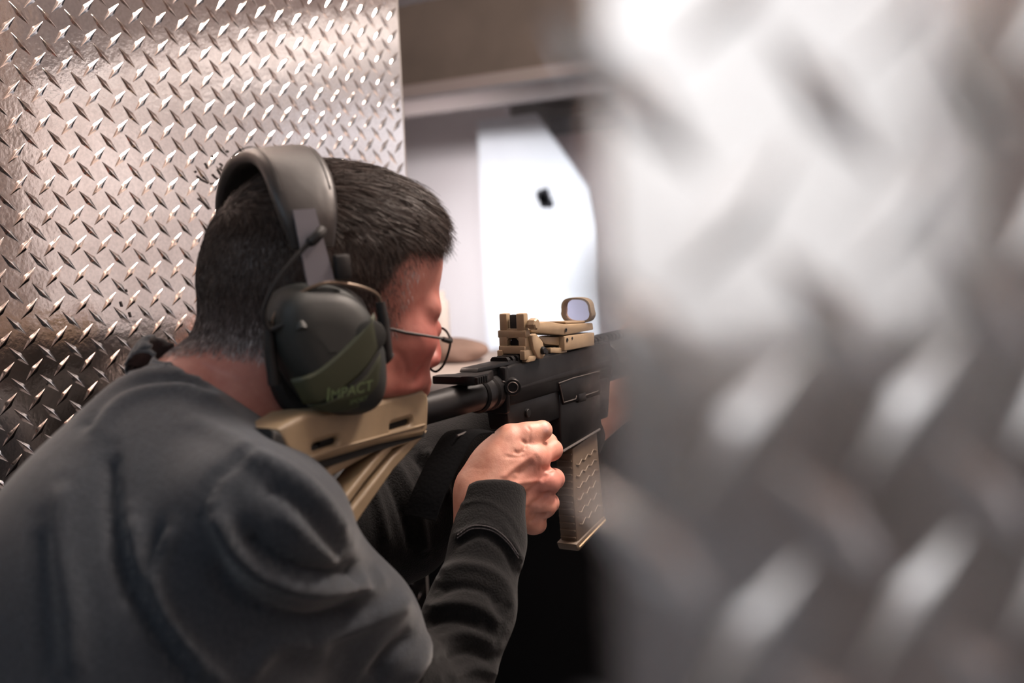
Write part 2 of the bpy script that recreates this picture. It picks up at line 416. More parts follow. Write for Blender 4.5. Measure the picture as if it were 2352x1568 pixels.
# things on the bench
t = thing('plastic_bottle', 'white plastic bottle with a narrow cap on the bench beside the face', 'bottle', tuple(P(1013, 800, 2.35)))
o = np.array(P(1013, 800, 2.35)); o[2] = BH; o[1] = min(o[1], 1.15)
t.location = o; PINV[t.name] = Matrix.Translation(-Vector(o))
M_pl = mat('white plastic', (0.82, 0.77, 0.74), .35)
MB().lathe([(0, .019), (.004, .021), (.105, .021), (.112, .019), (.116, .013)], o, (0, 0, 1), 28).build('body', M_pl, t)
MB().lathe([(.116, .0125), (.117, .0135), (.130, .0135), (.132, .012), (.132, 0)], o, (0, 0, 1), 24).build('cap', mat('cream cap', (0.9, 0.84, 0.80), .4), t)
# sandbag
def blob(name, c, r, m, parent=None, seed=1, sq=2.5):
    bm = bmesh.new(); bmesh.ops.create_uvsphere(bm, u_segments=40, v_segments=24, radius=1)
    g = random.Random(seed); ph = [g.uniform(0, 6) for _ in range(6)]
    for v in bm.verts:
        p = v.co; q = Vector([math.copysign(abs(x) ** (2 / sq), x) for x in p])
        k = 1 + .04 * math.sin(3 * p.x * 2 + ph[0]) * math.cos(2 * p.y * 2 + ph[1]) + .03 * math.sin(9 * p.x + ph[2] + 4 * p.z)
        v.co = Vector((c[0] + q.x * r[0] * k, c[1] + q.y * r[1] * k, c[2] + q.z * r[2] * (k if p.z > 0 else 1)))
    V = [v.co[:] for v in bm.verts]; F = [[v.index for v in f.verts] for f in bm.faces]; bm.free()
    return from_py(name, V, F, m, parent, True)
sb = P(1110, 800, 2.3); sx, sy = sb[0], 1.0
o = blob('sand_bag', (sx, sy, BH + .0205), (.085, .055, .024), mat('brown canvas', (0.30, 0.20, 0.165), .9, noise=(30, (0.24, 0.16, 0.13)), bump=(200, .3, .002)))
tag(o, 'low brown canvas sandbag lying on the bench behind the rear sight', 'sandbag')
# ------------------------------------------------------------------ smooth solid modelling: distance field -> one closed surface
def surface_nets(F, org, h):
    S = F < 0
    nx, ny, nz = F.shape
    cs = np.zeros((nx - 1, ny - 1, nz - 1), np.int8)
    for dx in (0, 1):
        for dy in (0, 1):
            for dz in (0, 1): cs += S[dx:nx - 1 + dx, dy:ny - 1 + dy, dz:nz - 1 + dz]
    act = np.argwhere((cs > 0) & (cs < 8))
    idx = np.full(cs.shape, -1, np.int64); idx[tuple(act.T)] = np.arange(len(act))
    acc = np.zeros((len(act), 3)); cnt = np.zeros(len(act))
    for ax in range(3):
        o = [i for i in range(3) if i != ax]
        for a in (0, 1):
            for b in (0, 1):
                p = act.copy(); p[:, o[0]] += a; p[:, o[1]] += b
                q = p.copy(); q[:, ax] += 1
                f0 = F[tuple(p.T)]; f1 = F[tuple(q.T)]
                m = (f0 < 0) != (f1 < 0)
                t = f0[m] / (f0[m] - f1[m])
                pt = p[m].astype(float); pt[:, ax] += t
                acc[m] += pt; cnt[m] += 1
    V = acc / cnt[:, None] * h + org
    quads = []
    for ax in range(3):
        o = [i for i in range(3) if i != ax]
        sl0 = [slice(None)] * 3; sl1 = [slice(None)] * 3; sl0[ax] = slice(0, -1); sl1[ax] = slice(1, None)
        e = S[tuple(sl0)] != S[tuple(sl1)]
        pts = np.argwhere(e)
        pts = pts[(pts[:, o[0]] > 0) & (pts[:, o[1]] > 0) & (pts[:, o[0]] < F.shape[o[0]] - 1) & (pts[:, o[1]] < F.shape[o[1]] - 1)]
        def c(a, b):
            q = pts.copy(); q[:, o[0]] -= a; q[:, o[1]] -= b; return idx[tuple(q.T)]
        qd = np.stack([c(1, 1), c(0, 1), c(0, 0), c(1, 0)], 1)
        flip = S[tuple(pts.T)]
        if ax == 1: flip = ~flip
        qd[~flip] = qd[~flip][:, ::-1]
        quads.append(qd)
    Q = np.concatenate(quads); Q = Q[(Q >= 0).all(1)]
    return V, Q
class Sdf:
    def __init__(s, lo, hi, h):
        s.lo = np.array(lo, float); s.h = h
        s.n = np.ceil((np.array(hi) - s.lo) / h).astype(int) + 1
        s.ax = [(s.lo[i] + h * np.arange(s.n[i])).astype(np.float32) for i in range(3)]
        s.F = np.full(tuple(s.n), .04, np.float32)
    def blk(s, lo, hi):
        i0 = np.clip(((np.array(lo) - s.lo) / s.h).astype(int), 0, s.n - 1)
        i1 = np.clip(((np.array(hi) - s.lo) / s.h).astype(int) + 2, 1, s.n)
        if (i1 <= i0).any(): return None
        sl = tuple(slice(a, b) for a, b in zip(i0, i1))
        X = s.ax[0][sl[0]][:, None, None]; Y = s.ax[1][sl[1]][None, :, None]; Z = s.ax[2][sl[2]][None, None, :]
        return sl, X, Y, Z
    def comb(s, sl, d, k, sub):
        f = s.F[sl]
        if sub:
            d = -d; h = np.maximum(k - np.abs(f - d), 0) / k; s.F[sl] = np.maximum(f, d) + h * h * k * .25
        else:
            h = np.maximum(k - np.abs(f - d), 0) / k; s.F[sl] = np.minimum(f, d) - h * h * k * .25
    def cone(s, a, b, ra, rb=None, k=.01, sub=False):
        rb = ra if rb is None else rb; a = np.array(a, float); b = np.array(b, float); m = max(ra, rb) + k + s.h * 2
        q = s.blk(np.minimum(a, b) - m, np.maximum(a, b) + m)
        if q is None: return s
        sl, X, Y, Z = q; ba = b - a; L = ba @ ba + 1e-12
        px, py, pz = X - a[0], Y - a[1], Z - a[2]
        t = np.clip((px * ba[0] + py * ba[1] + pz * ba[2]) / L, 0, 1)
        d = np.sqrt((px - t * ba[0]) ** 2 + (py - t * ba[1]) ** 2 + (pz - t * ba[2]) ** 2) - (ra + (rb - ra) * t)
        s.comb(sl, d, k, sub); return s
    def chain(s, pts, rs, k=.01, sub=False):
        for i in range(len(pts) - 1): s.cone(pts[i], pts[i + 1], rs[i], rs[i + 1], k, sub)
        return s
    def ell(s, c, r, A=None, k=.01, sub=False):
        c = np.array(c, float); r = np.array(r, float); A = np.eye(3) if A is None else np.asarray(A, float)
        m = np.abs(A) @ r + k + s.h * 2
        q = s.blk(c - m, c + m)
        if q is None: return s
        sl, X, Y, Z = q; X = X - c[0]; Y = Y - c[1]; Z = Z - c[2]
        k0 = 0; k1 = 0
        for i in range(3):
            p = X * A[0, i] + Y * A[1, i] + Z * A[2, i]
            k0 = k0 + (p / r[i]) ** 2; k1 = k1 + (p / r[i] ** 2) ** 2
        k0 = np.sqrt(k0); k1 = np.sqrt(k1) + 1e-6
        s.comb(sl, k0 * (k0 - 1) / k1, k, sub); return s
    def plane(s, p, n, k=.004):
        'cut away the side the normal points to'
        p = np.array(p, float); n = np.array(n, float); n /= np.linalg.norm(n)
        sl, X, Y, Z = s.blk(s.lo - 1, s.lo + s.n * s.h + 1)
        d = (X - p[0]) * n[0] + (Y - p[1]) * n[1] + (Z - p[2]) * n[2]
        s.comb(sl, -d, k, True); return s
    def mesh(s): return surface_nets(s.F, s.lo, s.h)
def normals(V, Q):
    a = V[Q[:, 2]] - V[Q[:, 0]]; b = V[Q[:, 3]] - V[Q[:, 1]]; n = np.cross(a, b)
    N = np.zeros_like(V)
    for i in range(4): np.add.at(N, Q[:, i], n)
    return N / (np.linalg.norm(N, axis=1, keepdims=True) + 1e-12)
def smooth(V, Q, it=2, f=.5):
    e = np.concatenate([Q[:, [0, 1]], Q[:, [1, 2]], Q[:, [2, 3]], Q[:, [3, 0]]])
    for _ in range(it):
        A = np.zeros_like(V); c = np.zeros(len(V))
        for i in range(3):
            A[:, i] = np.bincount(e[:, 0], V[e[:, 1], i], len(V)) + np.bincount(e[:, 1], V[e[:, 0], i], len(V))
        c = np.bincount(e[:, 0], minlength=len(V)) + np.bincount(e[:, 1], minlength=len(V))
        V = V * (1 - f) + f * A / np.maximum(c, 1)[:, None]
    return V
def outward(V, Q):
    'make the winding face outwards'
    n = np.cross(V[Q[:, 2]] - V[Q[:, 0]], V[Q[:, 3]] - V[Q[:, 1]])
    vol = (n * V[Q].mean(1)).sum()
    return Q if vol > 0 else Q[:, ::-1]
def polyd(X, pts):
    'distance of points X to a polyline, any dimension'
    best = np.full(len(X), 1e9); pts = np.array(pts, float)
    for a, b in zip(pts[:-1], pts[1:]):
        ab = b - a; t = np.clip(((X - a) @ ab) / (ab @ ab + 1e-12), 0, 1)
        best = np.minimum(best, np.linalg.norm(X - a - t[:, None] * ab, axis=1))
    return best
def creases(V, N, lines, facing=True):
    'cloth folds and skin creases: soft ridges (+) and furrows (-) along lines over the surface'
    u, v, d = uvd(V); X = np.stack([u, v], 1)
    vd = V - CAMW; vd /= np.linalg.norm(vd, axis=1, keepdims=True)
    fac = np.clip(-(N * vd).sum(1) * 2.5, 0, 1) if facing else 1
    off = np.zeros(len(V))
    for pts, amp, wid in lines:
        p = np.array(spline([(*q, 0) for q in pts], 6))[:, :2]
        dd = polyd(X, p)
        e = np.minimum(np.linalg.norm(X - p[0], axis=1), np.linalg.norm(X - p[-1], axis=1))
        off += amp * np.exp(-(dd / wid) ** 2) * np.clip(e / (wid * 1.5), .15, 1)
    return V + N * (off * fac)[:, None]
def mesh_obj(name, parts, m, parent, cols=None):
    V = np.concatenate([p[0] for p in parts]); k = 0; Fs = []
    for p in parts: Fs.append(p[1] + k); k += len(p[0])
    F = np.concatenate(Fs)
    me = bpy.data.meshes.new(name); me.from_pydata(V.tolist(), [], F.tolist())
    me.polygons.foreach_set('use_smooth', [True] * len(me.polygons))
    if cols is not None:
        at = me.color_attributes.new('tint', 'FLOAT_COLOR', 'POINT')
        at.data.foreach_set('color', np.concatenate([cols, np.ones((len(cols), 1))], 1).astype(np.float32).ravel())
    me.update()
    return link(name, me, m, parent)

# ------------------------------------------------------------------ rifle frame: x to the muzzle, y to the left, z up
RX = D(.595, .119, -1.0)
RO, RA = frame(P(1180, 812, 1.165), RX)
def RL(x, y, z): return RO + RA @ np.array([x, y, z], float)      # rifle -> world
def RP(u, v, y=-.015):
    'point (x, z) of the rifle plane y under a photo pixel'
    d = P(u, v, 1.0) - CAMW; n = RA[:, 1]; p0 = RO + n * y
    X = CAMW + d * ((p0 - CAMW) @ n) / (d @ n); l = RA.T @ (X - RO); return (l[0], l[2])

# ------------------------------------------------------------------ the shooter
person = thing('person', 'man in dark grey T-shirt over black long sleeves, aiming a rifle', 'person', tuple(P(420, 1200, .9) * [1, 1, 0]))
HO = P(744, 605, .982)
HC = np.array([-.08, .985, .10]); HC /= np.linalg.norm(HC)
HFa = np.array([.87, 0, -.49]); HFa -= HC * (HFa @ HC); HFa /= np.linalg.norm(HFa)
HR = np.cross(HFa, HC)
HM = W_C @ np.stack([HFa, HR, HC], 1)                              # head axes: forward, his right, up
def HW(p): return HO + np.asarray(p, float) @ HM.T
def HLoc(X): return (np.asarray(X) - HO) @ HM
neck0 = HLoc(P(425, 1010, .93))
s = Sdf((-.17, -.12, -.25), (.15, .12, .12), .0022)
s.ell((-.001, 0, 0), (.100, .081, .088), k=.01)
s.ell((-.044, 0, -.022), (.062, .068, .064), k=.03)
s.ell((.045, 0, .004), (.057, .066, .064), k=.03)
s.ell((.036, 0, -.07), (.052, .060, .068), k=.03)
s.cone((-.03, 0, -.07), neck0 * .98, .060, .066, k=.03)
s.cone((.03, 0, -.12), neck0 * .9 + np.array((.03, 0, -.02)), .042, .055, k=.04)
for e in (-1, 1):
    s.cone((-.005, e * .056, -.09), (.052, e * .024, -.138), .019, .017, k=.03)
    s.ell((.050, e * .046, -.074), (.028, .021, .019), k=.02)
    s.cone((.090, e * .010, -.048), (.076, e * .050, -.047), .0105, .009, k=.012)
    s.ell((.101, e * .034, -.066), (.018, .017, .012), k=.012, sub=True)
    s.ell((.089, e * .011, -.097), (.010, .0075, .007), k=.006)
    s.ell((.077, e * .033, -.066), (.0145, .015, .0125), k=.004)
    s.ell((-.028, e * .076, -.065), (.018, .009, .030), k=.008)     # ears, under the cups
s.ell((.058, 0, -.142), (.021, .022, .018), k=.02)
for zz_ in (-.052, -.085, -.118):                                    # the cheek is pressed against the stock
    s.cone(HLoc(RL(-.13, -.018, zz_)), HLoc(RL(-.45, -.018, zz_)), .040, k=.010, sub=True)
s.cone((.093, 0, -.055), (.097, 0, -.091), .0085, .0090, k=.010)
s.ell((.068, 0, -.120), (.014, .026, .016), k=.015)
s.ell((.080, 0, -.116), (.007, .021, .0042), k=.004)
s.ell((.079, 0, -.1245), (.007, .019, .0048), k=.004)
V, Q = s.mesh(); V = smooth(V, Q, 2, .5); VH = V.copy()
NH = normals(V, outward(V, Q))
def hairline(a, b, c):
    'positive inside the hair'
    bb = np.abs(b)
    front = np.where(c > .012, .098 - .25 * bb, np.interp(c, [-.075, -.05, -.02, .008, .018], [.004, .012, .026, .052, .074]))
    low = np.interp(a, [-.12, -.06, -.01, .02, .05], [-.062, -.074, -.082, -.080, -.06])
    return np.minimum(front - a, c - low)
hl = hairline(V[:, 0], V[:, 1], V[:, 2])
skin = np.array([0.35, 0.145, 0.112])  # face tone darkened, shade put into the colour; hands stay lighter
cH = np.tile(skin, (len(V), 1))
red = np.clip(1 - np.abs(V[:, 2] + .09) / .07, 0, 1) * np.clip((V[:, 0]) / .06, 0, 1)
cH = cH * (1 - red[:, None] * np.array([.10, .38, .34]))
nk = np.clip((-.10 - V[:, 2]) / .03, 0, 1) * np.clip((-V[:, 0] - .02) / .05, 0, 1)
cH = cH * (1 + nk[:, None] * np.array([.05, -.05, -.15]))
mk = np.clip(hl / .010, 0, 1)[:, None]
gray = np.clip((-.02 - V[:, 2]) / .08, 0, 1)[:, None]
scalp = np.array([.045, .030, .026]) * (1 - gray) + np.array([.115, .085, .080]) * gray
cH = cH * (1 - mk) + scalp * mk
Vw = HW(V); Qh = outward(Vw, Q); Nw = normals(Vw, Qh)
nl = [([(455 + 12 * i, 835 + 16 * i), (530 + 10 * i, 868 + 17 * i), (610, 900 + 14 * i), (665, 915 + 12 * i)], -.0011, 5) for i in range(5)]
nl += [([(905, 800), (930, 830), (935, 865)], -.0010, 6), ([(972, 838), (960, 858), (952, 880)], -.0012, 5)]
Vw = creases(Vw, Nw, nl)
head_part = (Vw, Qh)

# right hand on the grip
def hand_right():
    Ph = lambda u, v, d: P(u, v, d + .03)
    d0 = 1.10
    lo = np.min([Ph(1040, 950, 1.02), Ph(1310, 1260, 1.02), Ph(1040, 1260, 1.22), Ph(1310, 950, 1.22), Ph(1040, 950, 1.22), Ph(1310, 1260, 1.22), Ph(1040, 1260, 1.02)], 0) - .01
    hi = np.max([Ph(1040, 950, 1.02), Ph(1310, 1260, 1.02), Ph(1040, 1260, 1.22), Ph(1310, 950, 1.22), Ph(1040, 950, 1.22), Ph(1310, 1260, 1.22), Ph(1310, 950, 1.02)], 0) + .01
    s = Sdf(lo, hi, .0015)
    wr = Ph(1118, 1175, 1.085)
    s.cone(Ph(1095, 1290, 1.07), wr, .030, .027, k=.01)
    s.cone(wr, Ph(1150, 1080, 1.105), .027, .029, k=.02)
    K = [Ph(1232, 1052, 1.098), Ph(1258, 1106, 1.098), Ph(1250, 1160, 1.104), Ph(1226, 1200, 1.112)]
    B = [Ph(1150, 1075, 1.093), Ph(1150, 1105, 1.090), Ph(1150, 1135, 1.092), Ph(1152, 1160, 1.098)]
    for a, b in zip(B, K): s.cone(a, b, .0150, .0106, k=.012)
    s.cone(Ph(1160, 1090, 1.118), Ph(1225, 1110, 1.122), .022, .020, k=.015)   # palm
    s.cone(Ph(1150, 1140, 1.115), Ph(1210, 1180, 1.125), .018, .015, k=.015)
    for q, r in zip(K, (.0118, .0120, .0110, .0095)): s.ell(q, (r, r, r), k=.007)
    # fingers curl round the front of the grip
    s.chain([K[0], Ph(1268, 1033, 1.122), Ph(1258, 1016, 1.146), Ph(1240, 1010, 1.160)], [.0112, .0100, .0092, .0085], k=.006)
    s.chain([K[1], Ph(1272, 1100, 1.126), Ph(1255, 1100, 1.150), Ph(1222, 1098, 1.158)], [.0114, .0102, .0095, .0085], k=.006)
    s.chain([K[2], Ph(1261, 1155, 1.130), Ph(1242, 1152, 1.152), Ph(1208, 1140, 1.158)], [.0106, .0096, .0090, .0082], k=.006)
    s.chain([K[3], Ph(1234, 1204, 1.136), Ph(1216, 1196, 1.156), Ph(1190, 1178, 1.160)], [.0094, .0086, .0080, .0072], k=.006)
    # thumb along the receiver
    s.cone(Ph(1105, 1120, 1.098), Ph(1170, 1018, 1.103), .0255, .0175, k=.02)
    s.cone(Ph(1180, 1045, 1.100), Ph(1215, 1055, 1.098), .015, .013, k=.012)
    s.chain([Ph(1178, 1008, 1.103), Ph(1212, 1000, 1.104), Ph(1246, 988, 1.108)], [.0158, .0128, .0105], k=.006)
    V, Q = s.mesh(); V = smooth(V, Q, 2, .5); Q = outward(V, Q); N = normals(V, Q)
    lines = [([(1183, 1092), (1205, 1078), (1228, 1058)], -.0024, 9),
             ([(1198, 1145), (1228, 1118), (1258, 1082)], -.0026, 7), ([(1205, 1172), (1236, 1150), (1268, 1130)], -.0028, 7),
             ([(1215, 1205), (1232, 1190), (1256, 1184)], -.0028, 6),
             ([(1160, 1120), (1200, 1108), (1250, 1104)], .0014, 6), ([(1165, 1150), (1200, 1160), (1245, 1162)], .0012, 6),
             ([(1150, 1100), (1190, 1068), (1230, 1045)], .0012, 7),
             ([(1196, 1008), (1207, 1020), (1204, 1034)], -.0012, 3.5), ([(1200, 1012), (1215, 1018), (1216, 1008)], -.0010, 3),
             ([(1176, 1035), (1192, 1040), (1206, 1032)], -.0016, 5), ([(1210, 978), (1218, 990), (1214, 1008)], -.0008, 3),
             ([(1160, 1048), (1188, 1050), (1206, 1046)], -.0008, 4), ([(1240, 1076), (1260, 1078), (1282, 1072)], -.0022, 5), ([(1236, 1134), (1256, 1136), (1276, 1132)], -.0026, 5), ([(1222, 1182), (1240, 1184), (1260, 1182)], -.0026, 5)]
    V = creases(V, N, lines)
    return V, Q
VR, QR = hand_right()

# left hand under the handguard, and the coarse body that the clothes cover
def hand_left():
    c = RL(.36, 0, -.052)
    ax = lambda x, y, z: RL(.36 + x, y, z)
    pts = [ax(-.02, .03, -.13), ax(.05, -.06, .0), ax(-.09, .05, -.14), ax(.09, -.06, .0)]
    lo = np.min(pts, 0) - .06; hi = np.max(pts, 0) + .06
    s = Sdf(lo, hi, .002)
    s.cone(ax(-.13, .05, -.13), ax(-.05, .02, -.092), .028, .026, k=.02)
    s.cone(ax(-.05, .01, -.088), ax(.02, .01, -.080), .024, .020, k=.02)
    for i, dx in enumerate((-.028, -.007, .014, .034)):
        s.chain([ax(dx - .02, .005, -.078), ax(dx + .004, -.020, -.072), ax(dx + .008, -.040, -.048), ax(dx + .010, -.038, -.024), ax(dx + .008, -.028, -.006)],
                [.012, .0105, .0095, .0088, .0076], k=.004)
    s.chain([ax(-.045, .02, -.085), ax(-.03, .040, -.055), ax(-.012, .040, -.025), ax(.0, .030, -.004)], [.016, .013, .011, .009], k=.008)
    V, Q = s.mesh(); V = smooth(V, Q, 2, .5); return V, outward(V, Q)
VL, QL = hand_left()
N0 = P(425, 1010, .93)
SR = P(585, 1200, .83); ER = P(955, 1640, 1.0); WR = P(1118, 1175, 1.115)
SLf = P(690, 1120, 1.16); EL = P(880, 1290, 1.17); WL = RL(.23, .05, -.13)
T1 = P(320, 1500, .87); HIP = T1 + np.array([.02, -.22, -.36])
def legs(s, r=1.0, grow=0.0):
    for e in (-1, 1):
        h = HIP + np.array([e * .10, .0, -.05]); kn = HIP + np.array([e * .15, .08 + e * -.10, -.43]); an = np.array([kn[0] + e * .02, kn[1] - .06, .10])
        s.chain([h, kn, an], [.085 + grow, .060 + grow, .042 + grow], k=.03)
        if grow == 0: s.cone(an + [0, 0, -.03], an + [0, .16, -.065], .040, .028, k=.02)
    return s
s = Sdf((-.35, -1.1, 0), (1.05, .75, 1.5), .014)
s.cone(N0, T1, .05, .09, k=.03); s.cone(T1, HIP, .10, .12, k=.03); s.cone(SR, SLf, .04, .04, k=.03)
s.chain([SR, ER, WR], [.036, .030, .022], k=.02); s.chain([SLf, P(800, 1230, 1.165), P(905, 1190, 1.185), P(1010, 1090, 1.22), P(1120, 1000, 1.27), WL], [.04, .04, .036, .032, .028, .022], k=.02); legs(s)
V, Q = s.mesh(); V = smooth(V, Q, 1); Q = outward(V, Q); body_part = (V, Q)
M_skin = mat('skin', (1, 1, 1), .5, noise=(90, (0.80, 0.66, 0.64), .25), bump=((700, .25, .0006), (120, .25, .0012)), attr='tint', sss=.12)
def handcol(V):
    c = np.tile(np.array([0.62, 0.33, 0.245]), (len(V), 1)); return c
cB = np.tile(skin, (len(V), 1))
hc = handcol(VR); u_, v_, d_ = uvd(VR)
kn = np.exp(-((u_ - 1265) ** 2 + (v_ - 1100) ** 2) / 70 ** 2)[:, None]
hc = hc * (1 - kn * np.array([.0, .22, .18]))
nail = np.exp(-(((u_ - 1254) / 8) ** 2 + ((v_ - 983) / 9) ** 2) ** 2)[:, None] * (d_ < 1.137)[:, None]
hc = hc * (1 - nail) + np.array([.72, .45, .40]) * nail
mesh_obj('body', [head_part, (VR, QR), (VL, QL), body_part], M_skin, person, np.concatenate([cH, hc, handcol(VL), cB]))

# ------------------------------------------------------------------ clothes
M_tee = mat('dark grey jersey', (0.0215, 0.0265, 0.034), .92, noise=(320, (0.013, 0.016, 0.021), .2), bump=((900, .5, .0012), (60, .15, .003)), sheen=.25, spec=.2)
M_knit = mat('black thermal knit', (0.009, 0.0085, 0.009), .95, noise=(300, (0.006, 0.006, 0.006), .2), bump=(500, .6, .0015), sheen=.08, spec=.1)
M_denim = mat('dark denim', (0.03, 0.035, 0.05), .9, bump=(400, .3, .002))
s = Sdf((-.35, -1.0, .70), (1.05, .45, 1.48), .006)
NB = P(462, 895, .955)
s.cone(NB, P(430, 1100, .92), .067, .082, k=.03)
s.cone(P(430, 1100, .92), T1, .082, .125, k=.04)
s.ell(P(335, 1310, .88), (.095, .12, .13), k=.04)
s.cone(T1, HIP, .145, .15, k=.05)
s.cone(P(470, 1110, .90), SR, .072, .060, k=.05)
s.cone(P(500, 1080, .98), SLf, .075, .065, k=.04)
s.chain([SR, P(785, 1440, .92), P(885, 1570, .972)], [.060, .056, .054], k=.03)
s.chain([SLf, P(800, 1230, 1.165)], [.070, .062], k=.03)
# neck opening and sleeve ends
nd = HW((-.03, 0, -.09)) - N0; nd /= np.linalg.norm(nd)
s.plane(P(480, 856, .93), D(.57, .82, -.05), k=.010)
s.cone(P(430, 960, .94), NB + nd * .06, .066, .070, k=.006, sub=True)
V, Q = s.mesh(); V = smooth(V, Q, 3, .5); Q = outward(V, Q); N = normals(V, Q)
folds = [([(252, 1030), (262, 1200), (300, 1350), (370, 1460), (450, 1570)], -.009, 16),
         ([(300, 1180), (320, 1300), (380, 1430), (470, 1570)], .006, 20),
         ([(400, 1210), (352, 1330), (392, 1440), (520, 1575)], .006, 16),
         ([(375, 1200), (335, 1330), (365, 1430)], -.005, 14),
         ([(150, 1100), (140, 1250), (165, 1400), (170, 1560)], .005, 26), ([(95, 1200), (100, 1350), (110, 1560)], -.005, 24),
         ([(595, 1025), (530, 1070), (480, 1120), (455, 1200)], -.004, 9),
         ([(492, 1170), (530, 1255), (600, 1322), (720, 1352), (860, 1336)], .010, 20),
         ([(560, 1220), (640, 1285), (720, 1318), (840, 1316)], -.010, 18),
         ([(480, 1290), (560, 1380), (700, 1425), (830, 1400)], -.009, 22),
         ([(700, 1470), (800, 1440), (900, 1400), (950, 1370)], .007, 20),
         ([(560, 1040), (650, 1080), (740, 1150), (800, 1230)], .006, 16),
         ([(600, 1110), (680, 1150), (760, 1240), (800, 1290)], -.006, 16),
         ([(640, 1180), (700, 1230), (770, 1290)], .005, 12),
         ([(850, 1570), (900, 1500), (960, 1450)], -.008, 16), ([(930, 1570), (975, 1500), (985, 1440)], .006, 14),
         ([(190, 985), (240, 915), (320, 872), (420, 868), (490, 893)], -.006, 11),
         ([(205, 1005), (270, 925), (340, 893), (430, 890), (520, 925)], .004, 14),
         ([(420, 960), (520, 1000), (600, 1050)], .003, 18), ([(560, 1560), (640, 1480), (760, 1500)], .006, 20)]
V = creases(V, N, folds); N = normals(V, Q)
n2 = np.sin(V[:, 0] * 55 + V[:, 2] * 30) * np.sin(V[:, 1] * 48 - V[:, 2] * 36) * .0012
V = V + N * n2[:, None]
mesh_obj('t_shirt', [(V, Q)], M_tee, person)
# black long sleeves with bunched folds and double-stitched cuffs
def sleeve(pts, rs, seed, k=.015, h=.0045):
    pts = [np.array(p) for p in pts]
    s = Sdf(np.min(pts, 0) - .09, np.max(pts, 0) + .09, h)
    s.chain(pts, rs, k=k)
    return s
def along(V, pts):
    'arc length of the nearest point on the chain'
    best = np.full(len(V), 1e9); L = np.zeros(len(V)); acc = 0
    for a, b in zip(pts[:-1], pts[1:]):
        ab = b - a; l = np.linalg.norm(ab); t = np.clip(((V - a) @ ab) / l ** 2, 0, 1)
        d = np.linalg.norm(V - a - t[:, None] * ab, axis=1); m = d < best
        best[m] = d[m]; L[m] = acc + t[m] * l; acc += l
    return L
WC = P(1135, 1128, 1.118)
ptsR = [P(850, 1530, .95), P(985, 1640, 1.01), P(1082, 1400, 1.060), P(1122, 1245, 1.095), WC]
s = sleeve(ptsR, [.055, .050, .040, .0345, .0325], 1, h=.003)
cn = WC - ptsR[3]; cn /= np.linalg.norm(cn)
s.plane(WC + cn * .004, cn + .10 * D(-1, .2, 0), k=.006)
V, Q = s.mesh(); V = smooth(V, Q, 2); Q = outward(V, Q); N = normals(V, Q)
lns = [([(1045, 1230), (1110, 1205), (1170, 1245), (1205, 1290)], .0022, 6), ([(1040, 1252), (1105, 1226), (1160, 1262), (1190, 1320)], -.0035, 9),
       ([(1010, 1320), (1060, 1300), (1120, 1310), (1160, 1345), (1170, 1400)], .0045, 14),
       ([(1000, 1360), (1060, 1345), (1120, 1360), (1150, 1400)], -.0045, 12),
       ([(1190, 1290), (1205, 1330), (1195, 1400)], .003, 9),
       ([(980, 1400), (1050, 1385), (1110, 1400), (1150, 1440)], .0045, 13), ([(975, 1432), (1040, 1420), (1110, 1440)], -.0045, 12),
       ([(1000, 1480), (1070, 1455), (1140, 1480)], .0045, 13), ([(1000, 1515), (1070, 1495), (1140, 1515)], -.0045, 12), ([(1020, 1560), (1090, 1535), (1150, 1550)], .0045, 13),
       ([(1150, 1200), (1175, 1240), (1185, 1290)], .002, 9), ([(1055, 1160), (1110, 1150), (1165, 1180), (1195, 1225)], .0010, 4)]
V = creases(V, N, lns); slR = (V, Q)
ptsL = [SLf, P(830, 1240, 1.165), EL, RL(.06, .05, -.165), RL(.20, .05, -.138)]
ptsL = [SLf, P(800, 1230, 1.165), P(905, 1190, 1.185), P(1010, 1090, 1.22), P(1120, 1000, 1.27), WL]
s = sleeve(ptsL, [.066, .072, .066, .056, .046, .036], 2, h=.004)
V, Q = s.mesh(); V = smooth(V, Q, 2); Q = outward(V, Q); N = normals(V, Q)
lns = [([(880, 1075), (905, 1130), (930, 1200), (945, 1260)], -.007, 9), ([(905, 1060), (935, 1110), (965, 1190), (975, 1270)], .006, 11),
       ([(950, 1040), (985, 1100), (1000, 1180)], -.007, 9), ([(975, 1030), (1010, 1080), (1030, 1150)], .006, 10),
       ([(1010, 1010), (1040, 1050)], -.005, 8), ([(840, 1090), (870, 1160), (890, 1250)], .006, 11)]
V = creases(V, N, lns); slL = (V, Q)
th = mesh_obj('thermal_shirt', [slR, slL], M_knit, person)
M_stitch = mat('grey stitching', (0.085, 0.075, 0.078), .9)
def on_surface(V, Q, pts, lift=.0006):
    u, v, d = uvd(V); out = []
    for (a, b) in pts:
        m = np.hypot(u - a, v - b) < 9
        if not m.any(): m = np.argsort(np.hypot(u - a, v - b))[:4]
        dd = d[m]; out.append(P(a, b, dd.min() - lift))
    return out
for off in (0, 7):
    seam = on_surface(*slR, [(q[0], q[1] + off) for q in spline([(1050, 1228, 0), (1085, 1207, 0), (1130, 1212, 0), (1165, 1238, 0), (1192, 1275, 0)], 14)])
    b = MB(); pr = seam
    for i in range(0, len(pr) - 1, 1):
        a_, b_ = np.array(pr[i]), np.array(pr[i + 1]); b.tube([a_, a_ + (b_ - a_) * .6], .0006, 5)
    b.build('cuff_stitching', M_stitch, th)
